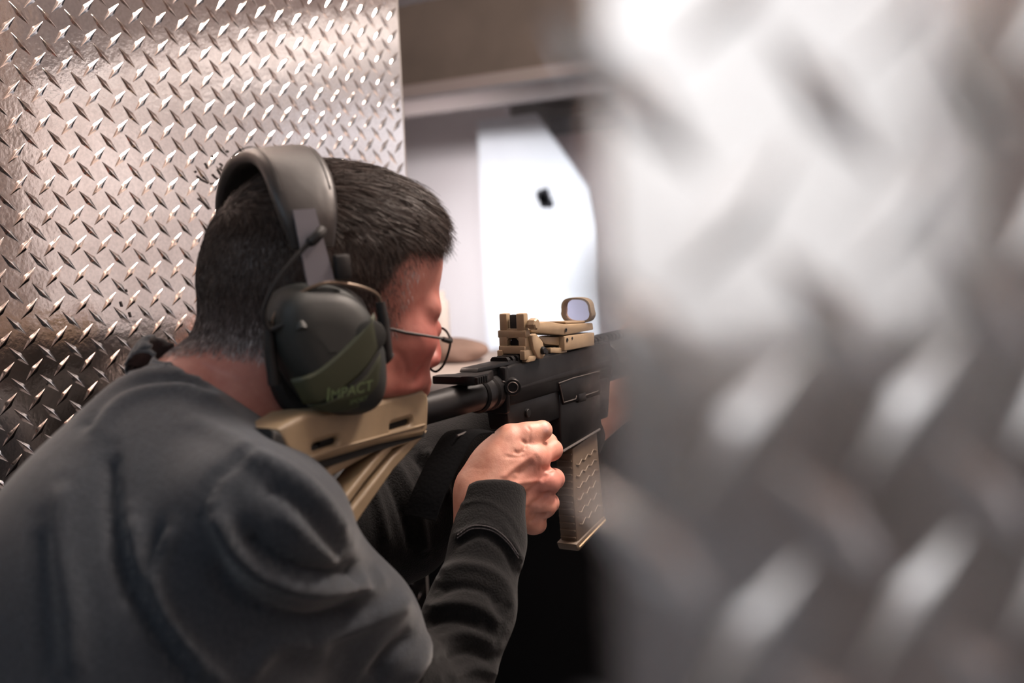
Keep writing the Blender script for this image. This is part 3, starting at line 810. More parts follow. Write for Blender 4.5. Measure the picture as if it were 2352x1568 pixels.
# trousers and boots
s = Sdf((-.35, -1.1, .06), (1.05, .75, 1.15), .012)
s.cone(HIP + [0, 0, .12], HIP, .155, .155, k=.04); legs(s, grow=.016)
V, Q = s.mesh(); mesh_obj('trousers', [(smooth(V, Q, 2), outward(V, Q))], M_denim, person)
for e in (-1, 1):
    kn_ = HIP + np.array([e * .15, .08 + e * -.10, -.43]); an = np.array([kn_[0] + e * .02, kn_[1] - .06, .10])
    s = Sdf(an - [.1, .12, .12], an + [.1, .28, .12], .006)
    s.cone(an + [0, -.01, .05], an + [0, -.01, -.04], .060, .058, k=.02); s.cone(an + [0, 0, -.04], an + [0, .17, -.055], .056, .044, k=.03)
    s.plane((0, 0, .002), (0, 0, -1), k=.003)
    V, Q = s.mesh(); mesh_obj('boot', [(smooth(V, Q, 1), outward(V, Q))], mat('boot leather', (0.02, 0.017, 0.015), .5), person)

# ------------------------------------------------------------------ hair: short grey back and sides, longer dark brown top combed forward
def hair(n=60000):
    tri = Q_h = Qh; ctr = VH[Q_h].mean(1)
    h = hairline(ctr[:, 0], ctr[:, 1], ctr[:, 2])
    ar = np.linalg.norm(np.cross(VH[Q_h[:, 2]] - VH[Q_h[:, 0]], VH[Q_h[:, 3]] - VH[Q_h[:, 1]]), axis=1)
    side = np.clip(HR[2] * 0 + 1, 0, 1)
    wgt = ar * np.maximum(np.clip((h + .003) / .006, 0, 1), .45 * np.clip((h + .034) / .03, 0, 1) * (ctr[:, 0] > .015) * (ctr[:, 2] > -.066) * (ctr[:, 2] < .02) * (ctr[:, 0] < .078)) * np.where(ctr[:, 1] > -.03, 1.0, .35)
    pick = NR.choice(len(Q_h), n, p=wgt / wgt.sum())
    w4 = NR.dirichlet((1, 1, 1, 1), n)
    root = (VH[Q_h[pick]] * w4[:, :, None]).sum(1)
    nn = (NH[Q_h[pick]] * w4[:, :, None]).sum(1); nn /= np.linalg.norm(nn, axis=1, keepdims=True)
    a, b, c = root.T
    top = np.clip((c - .005 + .25 * (a - .02)) / .04, 0, 1)                 # long on top
    fwd = np.stack([np.ones(n), .25 * np.sign(b) * top, np.where(top > .2, -.12, -1.0)], 1)
    back = np.stack([np.where(a < -.02, -.25, .15), np.zeros(n), -np.ones(n)], 1)
    dirn = fwd * top[:, None] + back * (1 - top)[:, None] + NR.normal(0, .16, (n, 3))
    clump = np.stack([np.sin(b * 260 + 40 * a), np.sin(b * 300 + 2), np.sin(c * 240 + b * 90)], 1) * .22 * top[:, None]
    dirn += clump
    dirn -= nn * (dirn * nn).sum(1, keepdims=True); dirn /= np.linalg.norm(dirn, axis=1, keepdims=True)
    L = (.0065 + .020 * top + .004 * top * (a > .05)) * NR.uniform(.7, 1.15, n)
    L = (L + .012 * top * (a > .06)) * np.clip((h[pick] + .004) / .012, .8, 1)
    lift = np.where(top > .3, .34, .42)[:, None] + NR.normal(0, .09, (n, 1))
    segs = 4; P_ = [root - nn * .0005]; cur = root.copy()
    for i in range(1, segs):
        t = i / (segs - 1)
        dv = dirn + nn * (lift * (1 - .9 * t)) - np.array([0, 0, .18]) * t * top[:, None] * 1.2
        dv /= np.linalg.norm(dv, axis=1, keepdims=True)
        cur = cur + dv * (L / (segs - 1))[:, None]; P_.append(cur.copy())
    view = (CAMW - HO) @ HM; view = view / np.linalg.norm(view)
    sd = np.cross(dirn, nn * .6 + NR.normal(0, .5, (n, 3))); sd /= np.linalg.norm(sd, axis=1, keepdims=True)
    wid = np.where(top > .3, .00026, .00022)
    V = []
    for i in range(segs):
        w = wid * (1 - .75 * i / (segs - 1))
        V.append(P_[i] - sd * w[:, None]); V.append(P_[i] + sd * w[:, None])
    V = np.stack(V, 1); k = np.arange(n)[:, None] * (2 * segs)
    F = np.concatenate([np.stack([k[:, 0] + 2 * i, k[:, 0] + 2 * i + 1, k[:, 0] + 2 * i + 3, k[:, 0] + 2 * i + 2], 1) for i in range(segs - 1)])
    g = np.clip((-.015 - c + NR.normal(0, .012, n)) / .070, 0, 1)
    g = np.maximum(g, np.clip((a - .02) / .03, 0, 1) * np.clip((.005 - c) / .02, 0, 1) * .95)
    dark = np.array([.030, .019, .015]); gr = np.array([.46, .43, .43]); mid = np.array([.075, .055, .052])
    col = np.where(g[:, None] < .5, dark + (mid - dark) * (g[:, None] * 2), mid + (gr - mid) * (g[:, None] * 2 - 1))
    col = col * NR.uniform(.5, 1.5, (n, 1)); wh = NR.rand(n) < .12 * (1 - top) + .01; col[wh] = col[wh] * 1.5 + .05
    V = HW(V.reshape(-1, 3)); C = np.repeat(col, 2 * segs, 0)
    return mesh_obj('hair', [(V, F)], mat('hair', (1, 1, 1), .5, attr='tint', spec=.22), person, C)
hair()
for e in (-1, 1):
    MB((HO, HM)).lathe([(.0, .0125), (.004, .0118), (.009, .0085), (.012, .003), (.0124, 0)], (.076, e * .033, -.066), (1, 0, 0), 20).build('eye', mat('eye white', (0.7, 0.66, 0.62), .2), person)
# ------------------------------------------------------------------ the rifle
RF = (RO, RA)
M_gun = mat('black anodised metal', (0.010, 0.0095, 0.010), .42, metal=.2, noise=(60, (0.007, 0.0065, 0.007)), rvar=(40, .08), spec=.25)
M_poly = mat('black polymer', (0.008, 0.008, 0.008), .55, bump=(900, .2, .0004))
M_tan = mat('tan polymer', (0.20, 0.145, 0.085), .52, noise=(50, (0.17, 0.122, 0.072)), bump=(800, .25, .0005))
M_sight = mat('tan sight metal', (0.30, 0.215, 0.13), .45, noise=(80, (0.25, 0.18, 0.11)), bump=(900, .2, .0003))
M_mag = mat('brown magazine polymer', (0.125, 0.090, 0.062), .5, noise=(60, (0.105, 0.075, 0.052)), bump=(900, .25, .0004))
M_bore = mat('recess black', (0.004, 0.004, 0.004), .8)
rifle = thing('rifle', 'black rifle with a tan stock, tan sights and a brown magazine, shouldered by the man', 'rifle', tuple(RO))
BZ = -.033
def T(pts, y=-.015): return [RP(u, v, y) for u, v in pts]
# stock: shell with two slots, and an open triangular brace under it
tan_y = .0185
stock_out = T([(640, 985), (700, 948), (800, 935), (850, 926), (905, 910), (950, 896), (972, 893), (985, 905), (987, 925), (985, 985), (975, 1000), (870, 1022), (720, 1066), (690, 1060), (655, 1030)], -tan_y)
def slab_with_holes(name, outer, holes, y0, y1, m, parent, bev=.002):
    'solid slab between two y planes with through holes, bevelled rim'
    cu = bpy.data.curves.new(name, 'CURVE'); cu.dimensions = '2D'; cu.fill_mode = 'BOTH'
    for pts in [outer] + holes:
        sp = cu.splines.new('POLY'); sp.points.add(len(pts) - 1); sp.use_cyclic_u = True
        for p, q in zip(sp.points, pts): p.co = (q[0], q[1], 0, 1)
    cu.extrude = (y1 - y0) / 2 - bev; cu.bevel_depth = bev; cu.bevel_resolution = 2; cu.offset = -bev
    o = bpy.data.objects.new(name, cu); COL.objects.link(o)
    bpy.context.view_layer.update()
    me = bpy.data.meshes.new_from_object(o.evaluated_get(bpy.context.evaluated_depsgraph_get()))
    bpy.data.objects.remove(o)
    V = np.array([v.co[:] for v in me.vertices]); F = [tuple(p.vertices) for p in me.polygons]; bpy.data.meshes.remove(me)
    V = np.stack([V[:, 0], V[:, 2] + (y0 + y1) / 2, V[:, 1]], 1)
    b = MB(RF); b.add(V, F); o = b.build(name, m, parent)
    return o
def slot(u0, v0, u1, v1, h, y=-.0185, n=5):
    'rounded slot between two pixels'
    a = np.array(RP(u0, v0, y)); b = np.array(RP(u1, v1, y)); t = b - a; t /= np.linalg.norm(t); nn = np.array([-t[1], t[0]])
    out = []
    for k in range(n): th = math.pi / 2 + math.pi * k / (n - 1); out.append(tuple(a + h * (math.cos(th) * t + math.sin(th) * nn)))
    for k in range(n): th = -math.pi / 2 + math.pi * k / (n - 1); out.append(tuple(b + h * (math.cos(th) * t + math.sin(th) * nn)))
    return out
stock = slab_with_holes('stock', stock_out, [slot(902, 981, 941, 969, .0026), slot(726, 1028, 772, 1013, .0030)], -tan_y, tan_y, M_tan, rifle, .0045)
MB(RF).box((RP(985, 930)[0] - .21, -.013, -.055), (RP(985, 930)[0] - .004, .013, -.035), .002).build('inner_core', M_bore, stock)
b = MB(RF)
b.tube([(x, -tan_y - .0004, z) for x, z in T([(705, 1052), (800, 1022), (880, 1000), (975, 975)], -tan_y)], .0012, 8)
b.build('ridge', M_tan, stock)
for nm, pts in (('brace', [(985, 988), (975, 1002), (905, 1080), (842, 1170), (812, 1215), (770, 1240), (742, 1205), (800, 1130), (868, 1045), (905, 1010)]),):
    slab_with_holes(nm, T(pts, -.012), [T([(935, 1020), (905, 1045), (835, 1135), (795, 1185), (786, 1180), (842, 1105), (905, 1030)], -.012)], -.012, .012, M_tan, stock, .0025)
slab_with_holes('cross_brace', T([(880, 1012), (890, 1024), (820, 1062), (755, 1100), (735, 1098), (740, 1082), (810, 1040)], -.010), [], -.010, .010, M_tan, stock, .0025)
slab_with_holes('butt_pad', T([(650, 990), (668, 1020), (700, 1080), (770, 1190), (760, 1240), (735, 1240), (668, 1150), (628, 1050), (626, 985)], -.018), [], -.018, .018, M_poly, stock, .004)
xs = lambda u, v=880: RP(u, v, 0)[0]
b = MB(RF)
b.lathe([(xs(700, 960), .0143), (xs(1078, 880), .0147), (xs(1080, 880), .0152), (xs(1092, 880), .0152)], (0, 0, BZ), (1, 0, 0), 40)
b.build('buffer_tube', M_gun, rifle)
b = MB(RF)
b.lathe([(xs(1090), .0160), (xs(1093), .0182), (xs(1103), .0182), (xs(1106), .0165), (xs(1112), .0165), (xs(1115), .0186), (xs(1126), .0186), (xs(1128), .017)], (0, 0, BZ), (1, 0, 0), 40)
b.build('castle_nut', M_gun, rifle)
MB(RF).prism([(xs(1128), -.008), (xs(1128), -.056), (xs(1138), -.056), (xs(1138), -.008)], -.0175, .0175, .003).build('end_plate', M_gun, rifle)
x0 = xs(1138); x1 = xs(1382, 850)
# upper and lower receiver
up = MB(RF)
up.prism([(x0, -.010), (x0, -.050), (x1, -.050), (x1, -.008), (x0 + .02, -.008)], -.0145, .0145, .0035)
up.lathe([(x0, .0145), (x1, .0152)], (0, 0, BZ), (1, 0, 0), 32)
up.prism([(x0 + .01, -.006), (x0 + .01, -.016), (x1, -.016), (x1, -.006)], -.0105, .0105, .001)
upper = up.build('upper_receiver', M_gun, rifle)
lw = MB(RF)
lw.prism([(x0 - .002, -.046), (x0 + .004, -.074), (x0 + .03, -.080), (xs(1283, 960), -.080), (xs(1286, 960), -.098), (xs(1378, 990) , -.098), (x1, -.050)], -.0125, .0125, .002)
lw.build('lower_receiver', M_gun, rifle)
# magazine well with a pale lip
mw = [(1287, 905), (1376, 862), (1384, 985), (1290, 1040)]
MB(RF).prism(T(mw, -.0145), -.0145, .0145, .0025).build('magazine_well', M_gun, rifle)
e = T([(1292, 1037), (1378, 986)], -.015)
MB(RF).tube([(p[0], -.0148, p[1]) for p in e], .0016, 8).build('well_lip', mat('pale edge', (0.16, 0.14, 0.13), .35, metal=.6), rifle)
M_pale = bpy.data.materials['pale edge']  # paler metal for thin edges and rims
# ejection port cover with raised borders
pc = T([(1284, 878), (1376, 850), (1378, 905), (1294, 930)], -.0155)
MB(RF).prism(pc, -.0168, -.013, .001).build('port_cover', M_gun, rifle)
b = MB(RF)
for ln in ([(1283, 880), (1316, 868), (1378, 852)], [(1286, 884), (1295, 924), (1322, 916), (1324, 908)], [(1343, 908), (1374, 898)]):
    pp = T(ln, -.0168); b.tube([(p[0], -.0169, p[1]) for p in pp], .0007, 6)
b.build('port_border', M_pale, upper)
# forward assist, sloped back
fa = T([(1172, 893)], -.022)[0]
ax = np.array([-.80, -.55, .0])
b = MB(RF)
c0 = np.array([fa[0] + .018, -.0125, fa[1] + .002])
b.lathe([(0, .0078), (.014, .0078), (.0145, .0066), (.0175, .0066), (.018, .0086), (.0225, .0086), (.0232, .0078), (.0232, 0)], c0, ax, 30)
fao = b.build('forward_assist', M_gun, upper)
b = MB(RF); b.tube([(c0 + ax / np.linalg.norm(ax) * .0236) + np.array([math.cos(t) * .0052 * .57, -math.cos(t) * .0052 * .82, math.sin(t) * .0052]) for t in np.linspace(0, 6.28, 20)], .0005, 5); b.build('ring', M_pale, fao)
ha = T([(1152, 876), (1172, 878), (1186, 884), (1192, 893)], -.0150)
MB(RF).tube([(p[0], -.0155, p[1]) for p in ha], .0010, 6).build('hinge_line', M_pale, upper)
# charging handle
ch = MB(RF)
xa = RP(1074, 838, -.02)[0]
ch.prism([(xa, .0215), (xa, -.0215), (xa + .010, -.0225), (xa + .016, -.0165), (xa + .020, -.009), (xa + .10, -.008), (xa + .10, .008), (xa + .020, .009), (xa + .016, .0165), (xa + .010, .0225)], -.0165, -.0085, .0012, ax=2)
chh = ch.build('charging_handle', M_gun, rifle)
b = MB(RF)
b.prism([(xa - .003, -.013), (xa + .001, -.026), (xa + .022, -.0285), (xa + .045, -.0205), (xa + .045, -.017), (xa + .012, -.012)], -.0168, -.0075, .0012, ax=2)
for k in range(5): b.box((xa + .002 + k * .004, -.0292, -.0155), (xa + .004 + k * .004, -.026, -.009), .0004, 1)
b.build('latch', M_gun, chh)
MB(RF).prism([(xa + .030, -.0085), (xa + .034, -.0045), (x0 + .02, -.0045), (x0 + .03, -.0085)], -.0105, .0105, .001).build('rail_ramp', M_gun, upper)
# rail with cross slots
b = MB(RF); xr0 = RP(1165, 815, -.01)[0]; xr1 = xr0 + .50
b.prism([(-.0075, -.012), (-.0075, -.0065), (-.0106, -.0045), (-.0106, -.0020), (-.0090, 0), (.0090, 0), (.0106, -.0020), (.0106, -.0045), (.0075, -.0065), (.0075, -.012)], xr0, xr1, ax=0) if False else None
for k in range(int((xr1 - xr0) / .01)):
    x = xr0 + k * .01
    b.prism([(-.0075, -.009), (-.0106, -.0058), (-.0106, -.0030), (-.0082, -.0004), (.0082, -.0004), (.0106, -.0030), (.0106, -.0058), (.0075, -.009)], x, x + .0052, ax=0)
b.box((xr0, -.0078, -.012), (xr1, .0078, -.0034))
b.build('top_rail', M_gun, rifle)
# handguard, barrel and flash hider beyond the receiver
b = MB(RF); n = 8
b.lathe([(x1 + .001, .0245), (x1 + .006, .0255), (x1 + .285, .0245), (x1 + .288, .0225)], (0, 0, BZ), (1, 0, 0), 10)
hg = b.build('handguard', M_poly, rifle, ang=20)
for s_ in (-1, 1):
    for k in range(7): MB(RF).box((x1 + .03 + k * .034, s_ * .0238 - .0006, BZ - .004), (x1 + .052 + k * .034, s_ * .0238 + .0012, BZ + .004), .001).build('vent', M_bore, hg)

MB(RF).lathe([(x1 + .28, .0085), (x1 + .40, .0085), (x1 + .402, .0108), (x1 + .44, .0108), (x1 + .444, .0095), (x1 + .444, .0045), (x1 + .40, .004)], (0, 0, BZ), (1, 0, 0), 24).build('barrel', M_gun, rifle)
# pistol grip, guard, trigger
b = MB(RF)
gx = RP(1175, 1010, 0)[0]
b.prism([(gx - .004, -.072), (gx + .034, -.076), (gx + .028, -.095), (gx + .012, -.150), (gx + .004, -.176), (gx - .032, -.172), (gx - .030, -.150), (gx - .014, -.105)], -.0135, .0135, .006)
b.build('pistol_grip', M_poly, rifle)
b = MB(RF)
b.tube(spline([(gx + .032, 0, -.078), (gx + .040, 0, -.103), (gx + .075, 0, -.105), (gx + .092, 0, -.082)], 6), .0032, 8, flat=1.5)
b.build('trigger_guard', M_gun, rifle)
MB(RF).tube(spline([(gx + .058, 0, -.078), (gx + .062, 0, -.088), (gx + .056, 0, -.099)], 5), .0028, 8).build('trigger', M_gun, rifle)
# safety lever and pins on the right side
MB(RF).lathe([(0, .0045), (.0025, .0045), (.003, .004), (.003, 0)], (gx + .012, -.0125, -.062), (0, -1, 0), 18).build('selector', M_gun, rifle)
MB(RF).lathe([(0, .003), (.001, .003), (.0012, 0)], (gx + .095, -.0125, -.060), (0, -1, 0), 14).build('pin', M_pale, rifle)
MB(RF).box((xs(1300, 950), -.0175, -.068), (xs(1318, 950), -.0125, -.058), .0015).build('magazine_release', M_gun, rifle)
# magazine
mag_o = T([(1288, 1035), (1376, 985), (1380, 1060), (1391, 1195), (1322, 1262), (1316, 1250), (1300, 1130)], -.011)
# side outline: front edge and back edge; the ribbed spine faces the shooter
side = T([(1316, 1030), (1372, 990), (1379, 1080), (1389, 1190), (1327, 1252), (1318, 1140)], -.011)
m_ = MB(RF); m_.prism(side, -.011, .011, .0022); mag = m_.build('magazine', M_mag, rifle)
b = MB(RF)
for k in range(13):                                                 # cross ribs on the spine
    t = .06 + k * .072
    p = np.array(side[0]) * (1 - t) + np.array(side[4]) * t; q = np.array(side[5])
    tt = t * 2
    p = (np.array(side[0]) * (1 - tt) + q * tt) if tt < 1 else (q * (2 - tt) + np.array(side[4]) * (tt - 1))
    b.tube([(p[0] - .0006, -.0095, p[1]), (p[0] - .0010, 0, p[1]), (p[0] - .0006, .0095, p[1])], .0011, 6)
b.build('spine_ribs', M_mag, mag)
bp = T([(1322, 1250), (1389, 1184), (1394, 1197), (1328, 1266)], -.012)
bpo = MB(RF).prism(bp, -.013, .013, .0018).build('base_plate', M_mag, mag)
b = MB(RF); e = T([(1330, 1256), (1391, 1193)], -.013); b.tube([(p[0], -.0130, p[1]) for p in e], .0012, 6); b.build('edge', mat('tan edge glint', (0.62, 0.46, 0.28), .4), bpo)  # bright strip painted as the lamp highlight along the base edge
b = MB(RF)                                                          # zig-zag grip grooves on the flat side
S_ = [np.array(q) for q in side]
def magp(a, t):
    'a across (0 spine, 1 front), t down'
    bk = S_[0] * (1 - t * 2) + S_[5] * t * 2 if t < .5 else S_[5] * (2 - 2 * t) + S_[4] * (2 * t - 1)
    fr = S_[1] * (1 - t * 2) + S_[2] * t * 2 if t < .5 else S_[2] * (2 - 2 * t) + S_[3] * (2 * t - 1)
    return bk * (1 - a) + fr * a
for r in range(6):
    t0 = .20 + r * .125; pts = []
    for k in range(8):
        a = .10 + k * .115; q = magp(a, t0 + (.018 if k % 2 else -.018)); pts.append((q[0], -.0113, q[1]))
    for i in range(7):
        P0, P1 = np.array(pts[i]), np.array(pts[i + 1]); b.tube([P0, P1], .00055 if i % 2 else .0008, 5)
b.build('grip_pattern', mat('mag ridge', (0.20, 0.15, 0.105), .4), mag)
# black sling loop hanging from the end plate
b = MB(RF)
sl = T([(1100, 990), (1062, 1000), (1030, 1060), (1002, 1130), (985, 1190)], -.012)
sp = spline([(q[0], -.012 + .010 * i / 4, q[1]) for i, q in enumerate(sl)], 6)
b.tube(sp, .020, 10, flat=.12, up=RA.T @ D(-.9, .0, .2)); b.build('sling', M_black, rifle)
MB(RF).tube([(q[0], -.0135, q[1]) for q in T([(1050, 1001), (1070, 993), (1092, 990)], -.0135)], .0012, 6).build('sling_hook', M_pale, rifle)

# ------------------------------------------------------------------ rear sight (its own thing, clamped to the rail)
rs = thing('rear_sight', 'tan flip-up rear sight with a square notch, clamped behind the reflex sight', 'sight', tuple(RL(.0, 0, 0)))
W = .0158
X = RP(1180, 770, 0)[0] - .004
b = MB(RF)
b.box((X - .002, -W, 0.0), (X + .034, W, .0085), .0012)
b.box((X - .004, -W - .001, -.006), (X + .030, -.0105, .004), .0012)
b.box((X - .004, .0105, -.006), (X + .030, W + .001, .004), .0012)
base = b.build('base', M_sight, rs)
# upright leaf facing the shooter, built of bars round its two openings
b = MB(RF); x = X
b.box((x, -W, .004), (x + .009, -.0075, .018), .0008)               # lower cheeks
b.box((x, .0060, .004), (x + .009, W, .018), .0008)
b.box((x, -W - .0008, .0165), (x + .010, W + .0015, .0245), .0012)  # bridge
b.box((x + .001, -W + .001, .0235), (x + .010, -.0050, .0420), .0014)
b.box((x + .001, .0060, .0235), (x + .010, W - .0006, .0420), .0014)
b.box((x + .001, -.0055, .0235), (x + .010, .0065, .0262), .0006)
b.prism([(-.0055, .0165), (-.0078, .0165), (-.0078, .0135), ], x, x + .009, ax=0)
b.prism([(.0062, .0165), (.0062, .0135), (.0040, .0165)], x, x + .009, ax=0)
leaf = b.build('leaf', M_sight, rs)
MB(RF).box((x + .0035, -.0052, .026), (x + .0095, .0040, .0405), .0006).build('aperture_drum', M_poly, leaf)
MB(RF).lathe([(0, .0052), (.004, .0052), (.004, .0022), (0, .0022)], (x + .0045, -.0005, .0105), (1, 0, 0), 22).build('aperture', M_gun, leaf)
MB(RF).box((x + .009, -.006, .004), (x + .0095, .006, .016)).build('recess', M_bore, leaf)
b = MB(RF)
kn = (x + .008, -W - .0005, .0305)
b.lathe([(0, .0048), (.003, .0062), (.009, .0062), (.0105, .0048), (.0108, 0)], kn, (0, -1, 0), 8, up=(0, 0, 1))
b.build('windage_knob', M_sight, rs, ang=20)
b = MB(RF)
b.prism([(x + .006, .018), (x + .016, .020), (x + .030, .010), (x + .034, -.004), (x + .028, -.008), (x + .018, -.006), (x + .010, .004)], -W - .0045, -W + .002, .0012)
b.prism([(x + .004, -.003), (x + .020, -.003), (x + .014, -.0085), (x + .000, -.0085)], -W - .003, -.010, .0008)
b.build('clamp', M_sight, rs)
MB(RF).lathe([(0, .0042), (.0025, .0042), (.0035, .003), (.0035, 0)], (x + .027, -W - .0045, .001), (0, -1, 0), 16).build('clamp_screw', M_gun, rs)

# ------------------------------------------------------------------ reflex sight
rx = thing('reflex_sight', 'tan open reflex sight with a violet tinted window, clamped ahead of the rear sight', 'sight', tuple(RL(.09, 0, 0)))
yw = -.0165
def TX(pts, y=yw): return [RP(u, v, y) for u, v in pts]
def zz(u, v, y=yw): return RP(u, v, y)[1]
xb0 = RP(1240, 790)[0]; xm = RP(1297, 790, yw)[0]; xe = RP(1366, 780, yw)[0]
b = MB(RF)
b.prism(TX([(1297, 772), (1366, 763), (1366, 793), (1297, 806)]), yw, -yw, .0012)
b.prism(TX([(1238, 773), (1285, 774), (1285, 793), (1252, 790)], -.010), -.010, .010, .0010)
b.prism(TX([(1262, 798), (1300, 798), (1300, 812), (1262, 810)], -.011), -.0125, .0125, .0008)
mnt = b.build('mount', M_sight, rx)
b = MB(RF)
b.prism(TX([(1221, 757), (1230, 742), (1262, 738), (1302, 745), (1364, 741), (1366, 757), (1298, 770), (1224, 763)]), yw + .001, -yw - .001, .0015)
b.prism(TX([(1300, 744), (1345, 741), (1345, 736), (1298, 738)], -.012), -.012, .012, .001)
b.build('housing', M_sight, rx)
b = MB(RF)
b.lathe([(0, .0022), (.0006, .0022), (.0007, .0012), (.0002, .0011), (.0002, 0)], (xm + .004, yw, zz(1304, 757)), (0, -1, 0), 14)
b.lathe([(0, .0022), (.0006, .0022), (.0007, .0012), (.0002, .0011), (.0002, 0)], (xm + .006, yw, zz(1308, 779)), (0, -1, 0), 14)
b.lathe([(0, .0015), (.0006, .0015), (.0006, 0)], (xm + .018, yw, zz(1345, 770)), (0, -1, 0), 12)
b.build('screw', M_bore, rx)
# window hood: a rounded frame standing across the bore, with real depth
zc0 = RP(1325, 742, 0)[1]; ztop = RP(1330, 682, 0)[1]; xw = RP(1352, 740, -.012)[0] - .002
hw = .0190; zc = (zc0 + ztop) / 2; hh = (ztop - zc0) / 2
def ringpts(hw, hh, n=44, p=3.0):
    out = []
    for k in range(n):
        t = 2 * math.pi * k / n; c, s_ = math.cos(t), math.sin(t)
        out.append((math.copysign(abs(c) ** (2 / p), c) * hw * (1 + (.06 if s_ < 0 else 0)), zc + math.copysign(abs(s_) ** (2 / p), s_) * hh))
    return out
o_ = ringpts(hw, hh); i_ = ringpts(hw - .0026, hh - .0022)
b = MB(RF); n = len(o_); V = []; F = []
for X_, ring in ((xw - .004, o_), (xw + .007, o_), (xw + .007, i_), (xw - .004, i_)): V += [(X_ + (q[1] - zc0) * -.10, q[0], q[1]) for q in ring]
for r in range(4):
    for k in range(n): F.append((r * n + k, r * n + (k + 1) % n, ((r + 1) % 4) * n + (k + 1) % n, ((r + 1) % 4) * n + k))
b.add(V, F); b.build('window_frame', M_sight, rx)
b = MB(RF); V = [(xw + .002 + (q[1] - zc0) * -.10, q[0] * 1.01, q[1]) for q in i_] + [(xw + .0032 + (q[1] - zc0) * -.10, q[0] * 1.01, q[1]) for q in i_]
b.add(V, [tuple(range(n)), tuple(range(n, 2 * n))[::-1]] + [(k, (k + 1) % n, n + (k + 1) % n, n + k) for k in range(n)])
mg = bpy.data.materials.new('violet coated lens'); mg.use_nodes = True
nt = mg.node_tree; bs = nt.nodes['Principled BSDF']
bs.inputs['Base Color'].default_value = (0.80, 0.76, 0.93, 1); bs.inputs['Transmission Weight'].default_value = 1; bs.inputs['Roughness'].default_value = .02; bs.inputs['IOR'].default_value = 1.06
b.build('lens', mg, rx)
b = MB(RF)
b.build('x', M_bore, rx) if False else None

# ------------------------------------------------------------------ ear muffs
M_band = mat('black headband padding', (0.010, 0.0075, 0.007), .46, noise=(40, (0.016, 0.013, 0.012)), bump=(60, .25, .002), spec=.4)
M_cup = mat('dark green grey cup', (0.008, 0.010, 0.009), .6, bump=(900, .3, .0004))
M_olive = mat('olive cup panel', (0.018, 0.022, 0.006), .6, bump=(900, .3, .0004))
M_slide = mat('grey steel slider', (0.13, 0.13, 0.15), .45, metal=.5)
M_wire = mat('dark wire', (0.010, 0.009, 0.009), .55, spec=.3)
M_brass = mat('steel yoke wire', (0.16, 0.12, 0.09), .35, metal=.7)
mf = thing('ear_muffs', 'electronic ear muffs with a padded black headband and dark green cup, worn by the man', 'ear muffs', tuple(HW((0, 0, .09))))
MUFF = -.010                                                     # muffs sit this far back on the head
HF = (HW((MUFF, 0, 0)), HM)
CA, CC = -.030, -.0675                                             # cup centre: back-forward, up
def cup(e):
    'e=+1 right cup; built of superellipse sections along his right'
    prof = [(.074, .90, .90), (.080, 1.0, 1.0), (.088, 1.02, 1.02), (.097, 1.0, 1.0), (.106, .95, .96), (.113, .86, .88), (.118, .70, .74), (.1195, .40, .45), (.120, .0, .0)]
    n = 56; V = []; F = []
    for (b_, sa, sc) in prof:
        for k in range(n):
            t = 2 * math.pi * k / n; c, s_ = math.cos(t), math.sin(t)
            x = math.copysign(abs(c) ** (2 / 2.9), c); z = math.copysign(abs(s_) ** (2 / 2.9), s_)
            wa = .0440 * (1 - .18 * max(0, -z) - .05 * max(0, z)); tilt = .05
            V.append((CA + x * wa * sa + (.004 + .010 * -z) * 1 - .0, e * b_, CC + z * .0535 * sc - x * .004 * sa))
    for i in range(len(prof) - 1):
        for k in range(n):
            F.append((i * n + k, i * n + (k + 1) % n, (i + 1) * n + (k + 1) % n, (i + 1) * n + k))
    F.append(tuple(range(n)))
    b = MB(HF); b.add(V, F); return b.build('ear_cup', M_cup, mf, ang=60)
def cup_b(a, c):
    'distance of the cup face from the head centre at local (a, c)'
    x = abs((a - CA - .004) / .046); z = abs((c - CC) / .0535)
    r = (x ** 2.9 + z ** 2.9) ** (1 / 2.9)
    return float(np.interp(r, [0, .42, .72, .87, .955, 1.0, 1.02], [.120, .1195, .118, .113, .106, .097, .088]))
cups = {e: cup(e) for e in (1, -1)}
for e in (1, -1):                                                  # foam cushion ring
    b = MB(HF); n = 40
    ring = [(CA + .004 + math.copysign(abs(math.cos(t)) ** .72, math.cos(t)) * .036, e * .071, CC + math.copysign(abs(math.sin(t)) ** .72, math.sin(t)) * .049) for t in np.linspace(0, 2 * math.pi, n)]
    b.tube(ring, .0105, 10, cap=False, up=(0, 1, 0)); b.build('cushion', M_wire, cups[e])
# olive diagonal panel and raised edges on the right cup
def patch(name, poly, lift, m, parent, nu=16, nv=10):
    'a panel following the cup face between two edge curves (lists of (a, c))'
    A, B_ = [np.array(spline([(*q, 0) for q in pl], nu // (len(pl) - 1)))[:, :2] for pl in poly]
    V = []; F = []; m_ = min(len(A), len(B_))
    for lay in (0, 1):
        for i in range(m_):
            for j in range(nv + 1):
                p = A[i] * (1 - j / nv) + B_[i] * j / nv
                edge = 0 if (j in (0, nv) or i in (0, m_ - 1)) else 1
                V.append((p[0], cup_b(*p) + (lift * edge - .0002 if lay == 0 else -.002), p[1]))
    K = m_ * (nv + 1)
    for i in range(m_ - 1):
        for j in range(nv):
            q = (i * (nv + 1) + j, i * (nv + 1) + j + 1, (i + 1) * (nv + 1) + j + 1, (i + 1) * (nv + 1) + j)
            F.append(q); F.append(tuple(x_ + K for x_ in q[::-1]))
    b = MB(HF); b.add(V, F); return b.build(name, m, parent)
c0 = cups[1]
patch('side_panel', ([(-.066, -.084), (-.045, -.078), (-.015, -.058), (.006, -.040)], [(-.058, -.104), (-.042, -.104), (-.012, -.087), (.008, -.067)]), .0022, M_olive, c0)
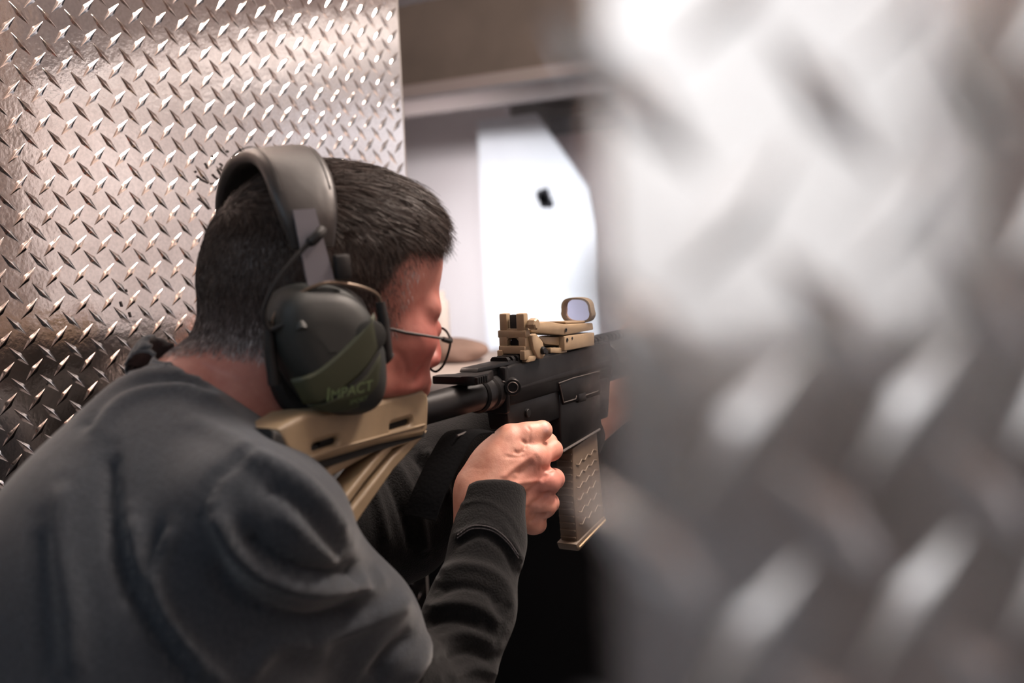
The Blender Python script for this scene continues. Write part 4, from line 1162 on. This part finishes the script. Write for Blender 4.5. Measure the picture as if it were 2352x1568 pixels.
patch('lower_panel', ([(-.056, -.106), (-.038, -.104), (-.010, -.089), (.008, -.072)], [(-.044, -.112), (-.030, -.1155), (-.008, -.1150), (.004, -.104)]), .0012, M_olive, c0)
b = MB(HF); b.lathe([(0, .013), (.0015, .013), (.0022, .011), (.0022, 0)], (.000, cup_b(0, -.058) - .001, -.058), (0, 1, 0), 28, up=(0, 0, 1)); b.build('dial', M_cup, c0)
# lettering moulded on the lower panel
def letters(txt, size, ang, a0, c0_, m, parent, name, shear=.25):
    cu = bpy.data.curves.new(name, 'FONT'); cu.body = txt; cu.size = size; cu.shear = shear; cu.extrude = .0001
    o = bpy.data.objects.new(name, cu); COL.objects.link(o); bpy.context.view_layer.update()
    me = bpy.data.meshes.new_from_object(o.evaluated_get(bpy.context.evaluated_depsgraph_get())); bpy.data.objects.remove(o)
    V = np.array([v.co[:] for v in me.vertices]); F = [tuple(p.vertices) for p in me.polygons]; bpy.data.meshes.remove(me)
    ca, sa = math.cos(ang), math.sin(ang); out = []
    for x, y, z in V:
        a = a0 + x * ca - y * sa; c = c0_ + x * sa + y * ca
        out.append((a, cup_b(a, c) + .0026 + z, c))
    b = MB(HF); b.add(out, F); return b.build(name, m, parent, smooth=False)
M_txt = mat('pale green print', (0.10, 0.14, 0.06), .6)
letters('I', .0150, .10, -.0430, -.1040, M_txt, c0, 'lettering')
letters('MPACT', .0110, .10, -.0393, -.1035, M_txt, c0, 'lettering')
letters('SPORT', .0052, .10, -.0235, -.1095, M_txt, c0, 'lettering')
# headband: a broad padded strap, flat in section, over the crown
def band_pt(t, r=1.0):
    'angle from his right (0) over the top (pi/2) to his left'
    c, s_ = math.cos(t), math.sin(t)
    return np.array([-.034 + .004 * s_, math.copysign(abs(c) ** .80, c) * .100 * r, -.022 + abs(s_) ** .72 * .1180 * r])
def strap(name, t0, t1, half, th, m, parent, n=48, dr=0.0, taper=0):
    V = []; F = []; sec = 16
    for i in range(n + 1):
        t = t0 + (t1 - t0) * i / n; p = band_pt(t); q = band_pt(t + .01)
        tg = q - p; tg /= np.linalg.norm(tg); wv = np.array([1, 0, .06]); wv -= tg * (wv @ tg); wv /= np.linalg.norm(wv)
        nn = np.cross(wv, tg); nn /= np.linalg.norm(nn)
        if nn @ np.array([0, p[1], p[2] + .03]) < 0: nn = -nn
        k = min(i, n - i) / n; w = half * (1 - taper * max(0, 1 - k / .2) ** 2); h_ = th * min(1, .45 + k * 8)
        for j in range(sec):
            a = 2 * math.pi * j / sec; c, s_ = math.cos(a), math.sin(a)
            x = math.copysign(abs(c) ** (2 / 3.4), c) * w; y = math.copysign(abs(s_) ** (2 / 3.4), s_) * h_
            V.append(p + wv * x + nn * (y + dr))
    for i in range(n):
        for j in range(sec): F.append((i * sec + j, i * sec + (j + 1) % sec, (i + 1) * sec + (j + 1) % sec, (i + 1) * sec + j))
    F.append(tuple(range(sec))[::-1]); F.append(tuple(n * sec + j for j in range(sec)))
    b = MB(HF); b.add(V, F); return b.build(name, m, parent, ang=70)
hb = strap('headband', .20, math.pi - .20, .027, .0068, M_band, mf, taper=.35)
b = MB(HF)
for wv in (-.0205, .0205):
    b.tube([band_pt(t) + np.array([wv, 0, 0]) + np.array([0, math.cos(t), math.sin(t)]) * .0066 for t in np.linspace(.6, math.pi - .6, 40)], .0006, 5)
b.build('seam', M_wire, hb)
for e in (1, -1):
    tt = -1
    f = lambda a, bb, c: (a, e * bb, c)
    b = MB(HF)
    b.add([f(-.048, .1035, .045), f(-.030, .1035, .045), f(-.022, .110, -.012), f(-.044, .110, -.014), f(-.048, .101, .045), f(-.030, .101, .045), f(-.022, .1075, -.012), f(-.044, .1075, -.014)],
          [(0, 1, 2, 3), (7, 6, 5, 4), (0, 4, 5, 1), (1, 5, 6, 2), (2, 6, 7, 3), (3, 7, 4, 0)])
    sl_ = b.build('slider', M_slide, mf)
    MB(HF).box(*[tuple(map(min, f(-.021, .103, -.012), f(-.008, .114, .008))), tuple(map(max, f(-.021, .103, -.012), f(-.008, .114, .008)))], bev=.003).build('clip', M_wire, mf)
    MB(HF).lathe([(0, .004), (.002, .004), (.003, .0028), (.003, 0)], f(-.038, .1085, .020), (0, e, 0), 16).build('stud', M_wire, sl_)
    # wire yoke round the cup and its pivots
    yk = spline([f(.0185, .100, -.075), f(.0175, .101, -.045), f(.016, .103, -.028), f(-.004, .110, -.018), f(-.030, .112, -.013), f(-.052, .108, -.020), f(-.070, .101, -.034), f(-.074, .098, -.060), f(-.073, .097, -.084)], 8)
    b = MB(HF); b.tube(yk, .0014, 8); b.build('yoke', M_brass, mf)
    b = MB(HF); b.tube([f(.0185, .100, -.033), f(.0195, .101, -.050), f(.020, .101, -.078)], [.0042, .0048, .0046], 12); b.tube([f(.016, .099, -.074), f(.022, .099, -.080)], .006, 12); b.build('pivot', M_wire, mf)
    b = MB(HF); b.tube([f(-.074, .097, -.038), f(-.0755, .097, -.060), f(-.0745, .097, -.088)], [.0040, .0048, .0052], 12); b.build('pivot', M_wire, mf)
b = MB(HF)
b.tube(spline([(-.034, .113, .024), (-.052, .1145, .010), (-.071, .113, -.010), (-.080, .108, -.030), (-.076, .106, -.044), (-.062, .112, -.040), (-.055, .115, -.046)], 8), .0020, 8)
b.build('cable', M_wire, mf)
b = MB(HF); b.tube([(-.060, .107, -.034), (-.055, .113, -.040), (-.055, .118, -.047)], [.004, .0052, .0048], 12); b.build('cable_boot', M_cup, mf)
b = MB(HF); b.tube(spline([(-.029, .112, .028), (-.034, .1155, .024), (-.040, .1145, .019)], 4), .0042, 10); b.build('cable_boot', M_wire, mf)

# ------------------------------------------------------------------ glasses
HF = (HW((-.019, -.004, -.006)), HM)
gl = thing('eyeglasses', 'thin dark framed eyeglasses slipping down the nose of the man', 'glasses', tuple(HW((.11, 0, -.07))))
b = MB(HF)
for e in (1, -1):
    f = lambda a, bb, c: (a, e * bb, c)
    rim = spline([f(.112, .012, -.064), f(.113, .036, -.061), f(.107, .061, -.066), f(.106, .063, -.075), f(.104, .052, -.091), f(.103, .036, -.099), f(.104, .020, -.095), f(.109, .010, -.080), f(.112, .012, -.064)], 8)
    b = MB(HF); b.tube(rim, .0011, 7, cap=False); fr = b.build('rim', M_wire, gl)
    c_ = np.mean(rim, 0); b = MB(HF); V = []; n = len(rim) - 1
    V = [p + np.array([.0005, 0, 0]) for p in rim[:-1]] + [p - np.array([.0005, 0, 0]) for p in rim[:-1]]
    b.add(V, [tuple(range(n)), tuple(range(n, 2 * n))[::-1]] + [(k, (k + 1) % n, n + (k + 1) % n, n + k) for k in range(n)])
    b.build('lens', M_lens if 'M_lens' in globals() else globals().setdefault('M_lens', mat('clear lens', (0.97, 0.97, 0.95), .02)), gl)
    b = MB(HF); b.tube(spline([f(.107, .063, -.069), f(.103, .070, -.070), f(.095, .073, -.067)], 5), .0022, 8); b.build('hinge', M_wire, fr)
    b = MB(HF); b.tube([f(.097, .073, -.067), f(.06, .074, -.057), f(.02, .074, -.043), f(-.01, .078, -.040), f(-.03, .078, -.065)], .0012, 7, flat=.8); b.build('temple_arm', M_wire, gl)
M_lens.node_tree.nodes['Principled BSDF'].inputs['Transmission Weight'].default_value = 1
M_lens.node_tree.nodes['Principled BSDF'].inputs['IOR'].default_value = 1.05
b = MB(HF); b.tube(spline([(.112, .013, -.070), (.1165, 0, -.067), (.112, -.013, -.070)], 6), .0011, 7); b.build('bridge', M_wire, gl)
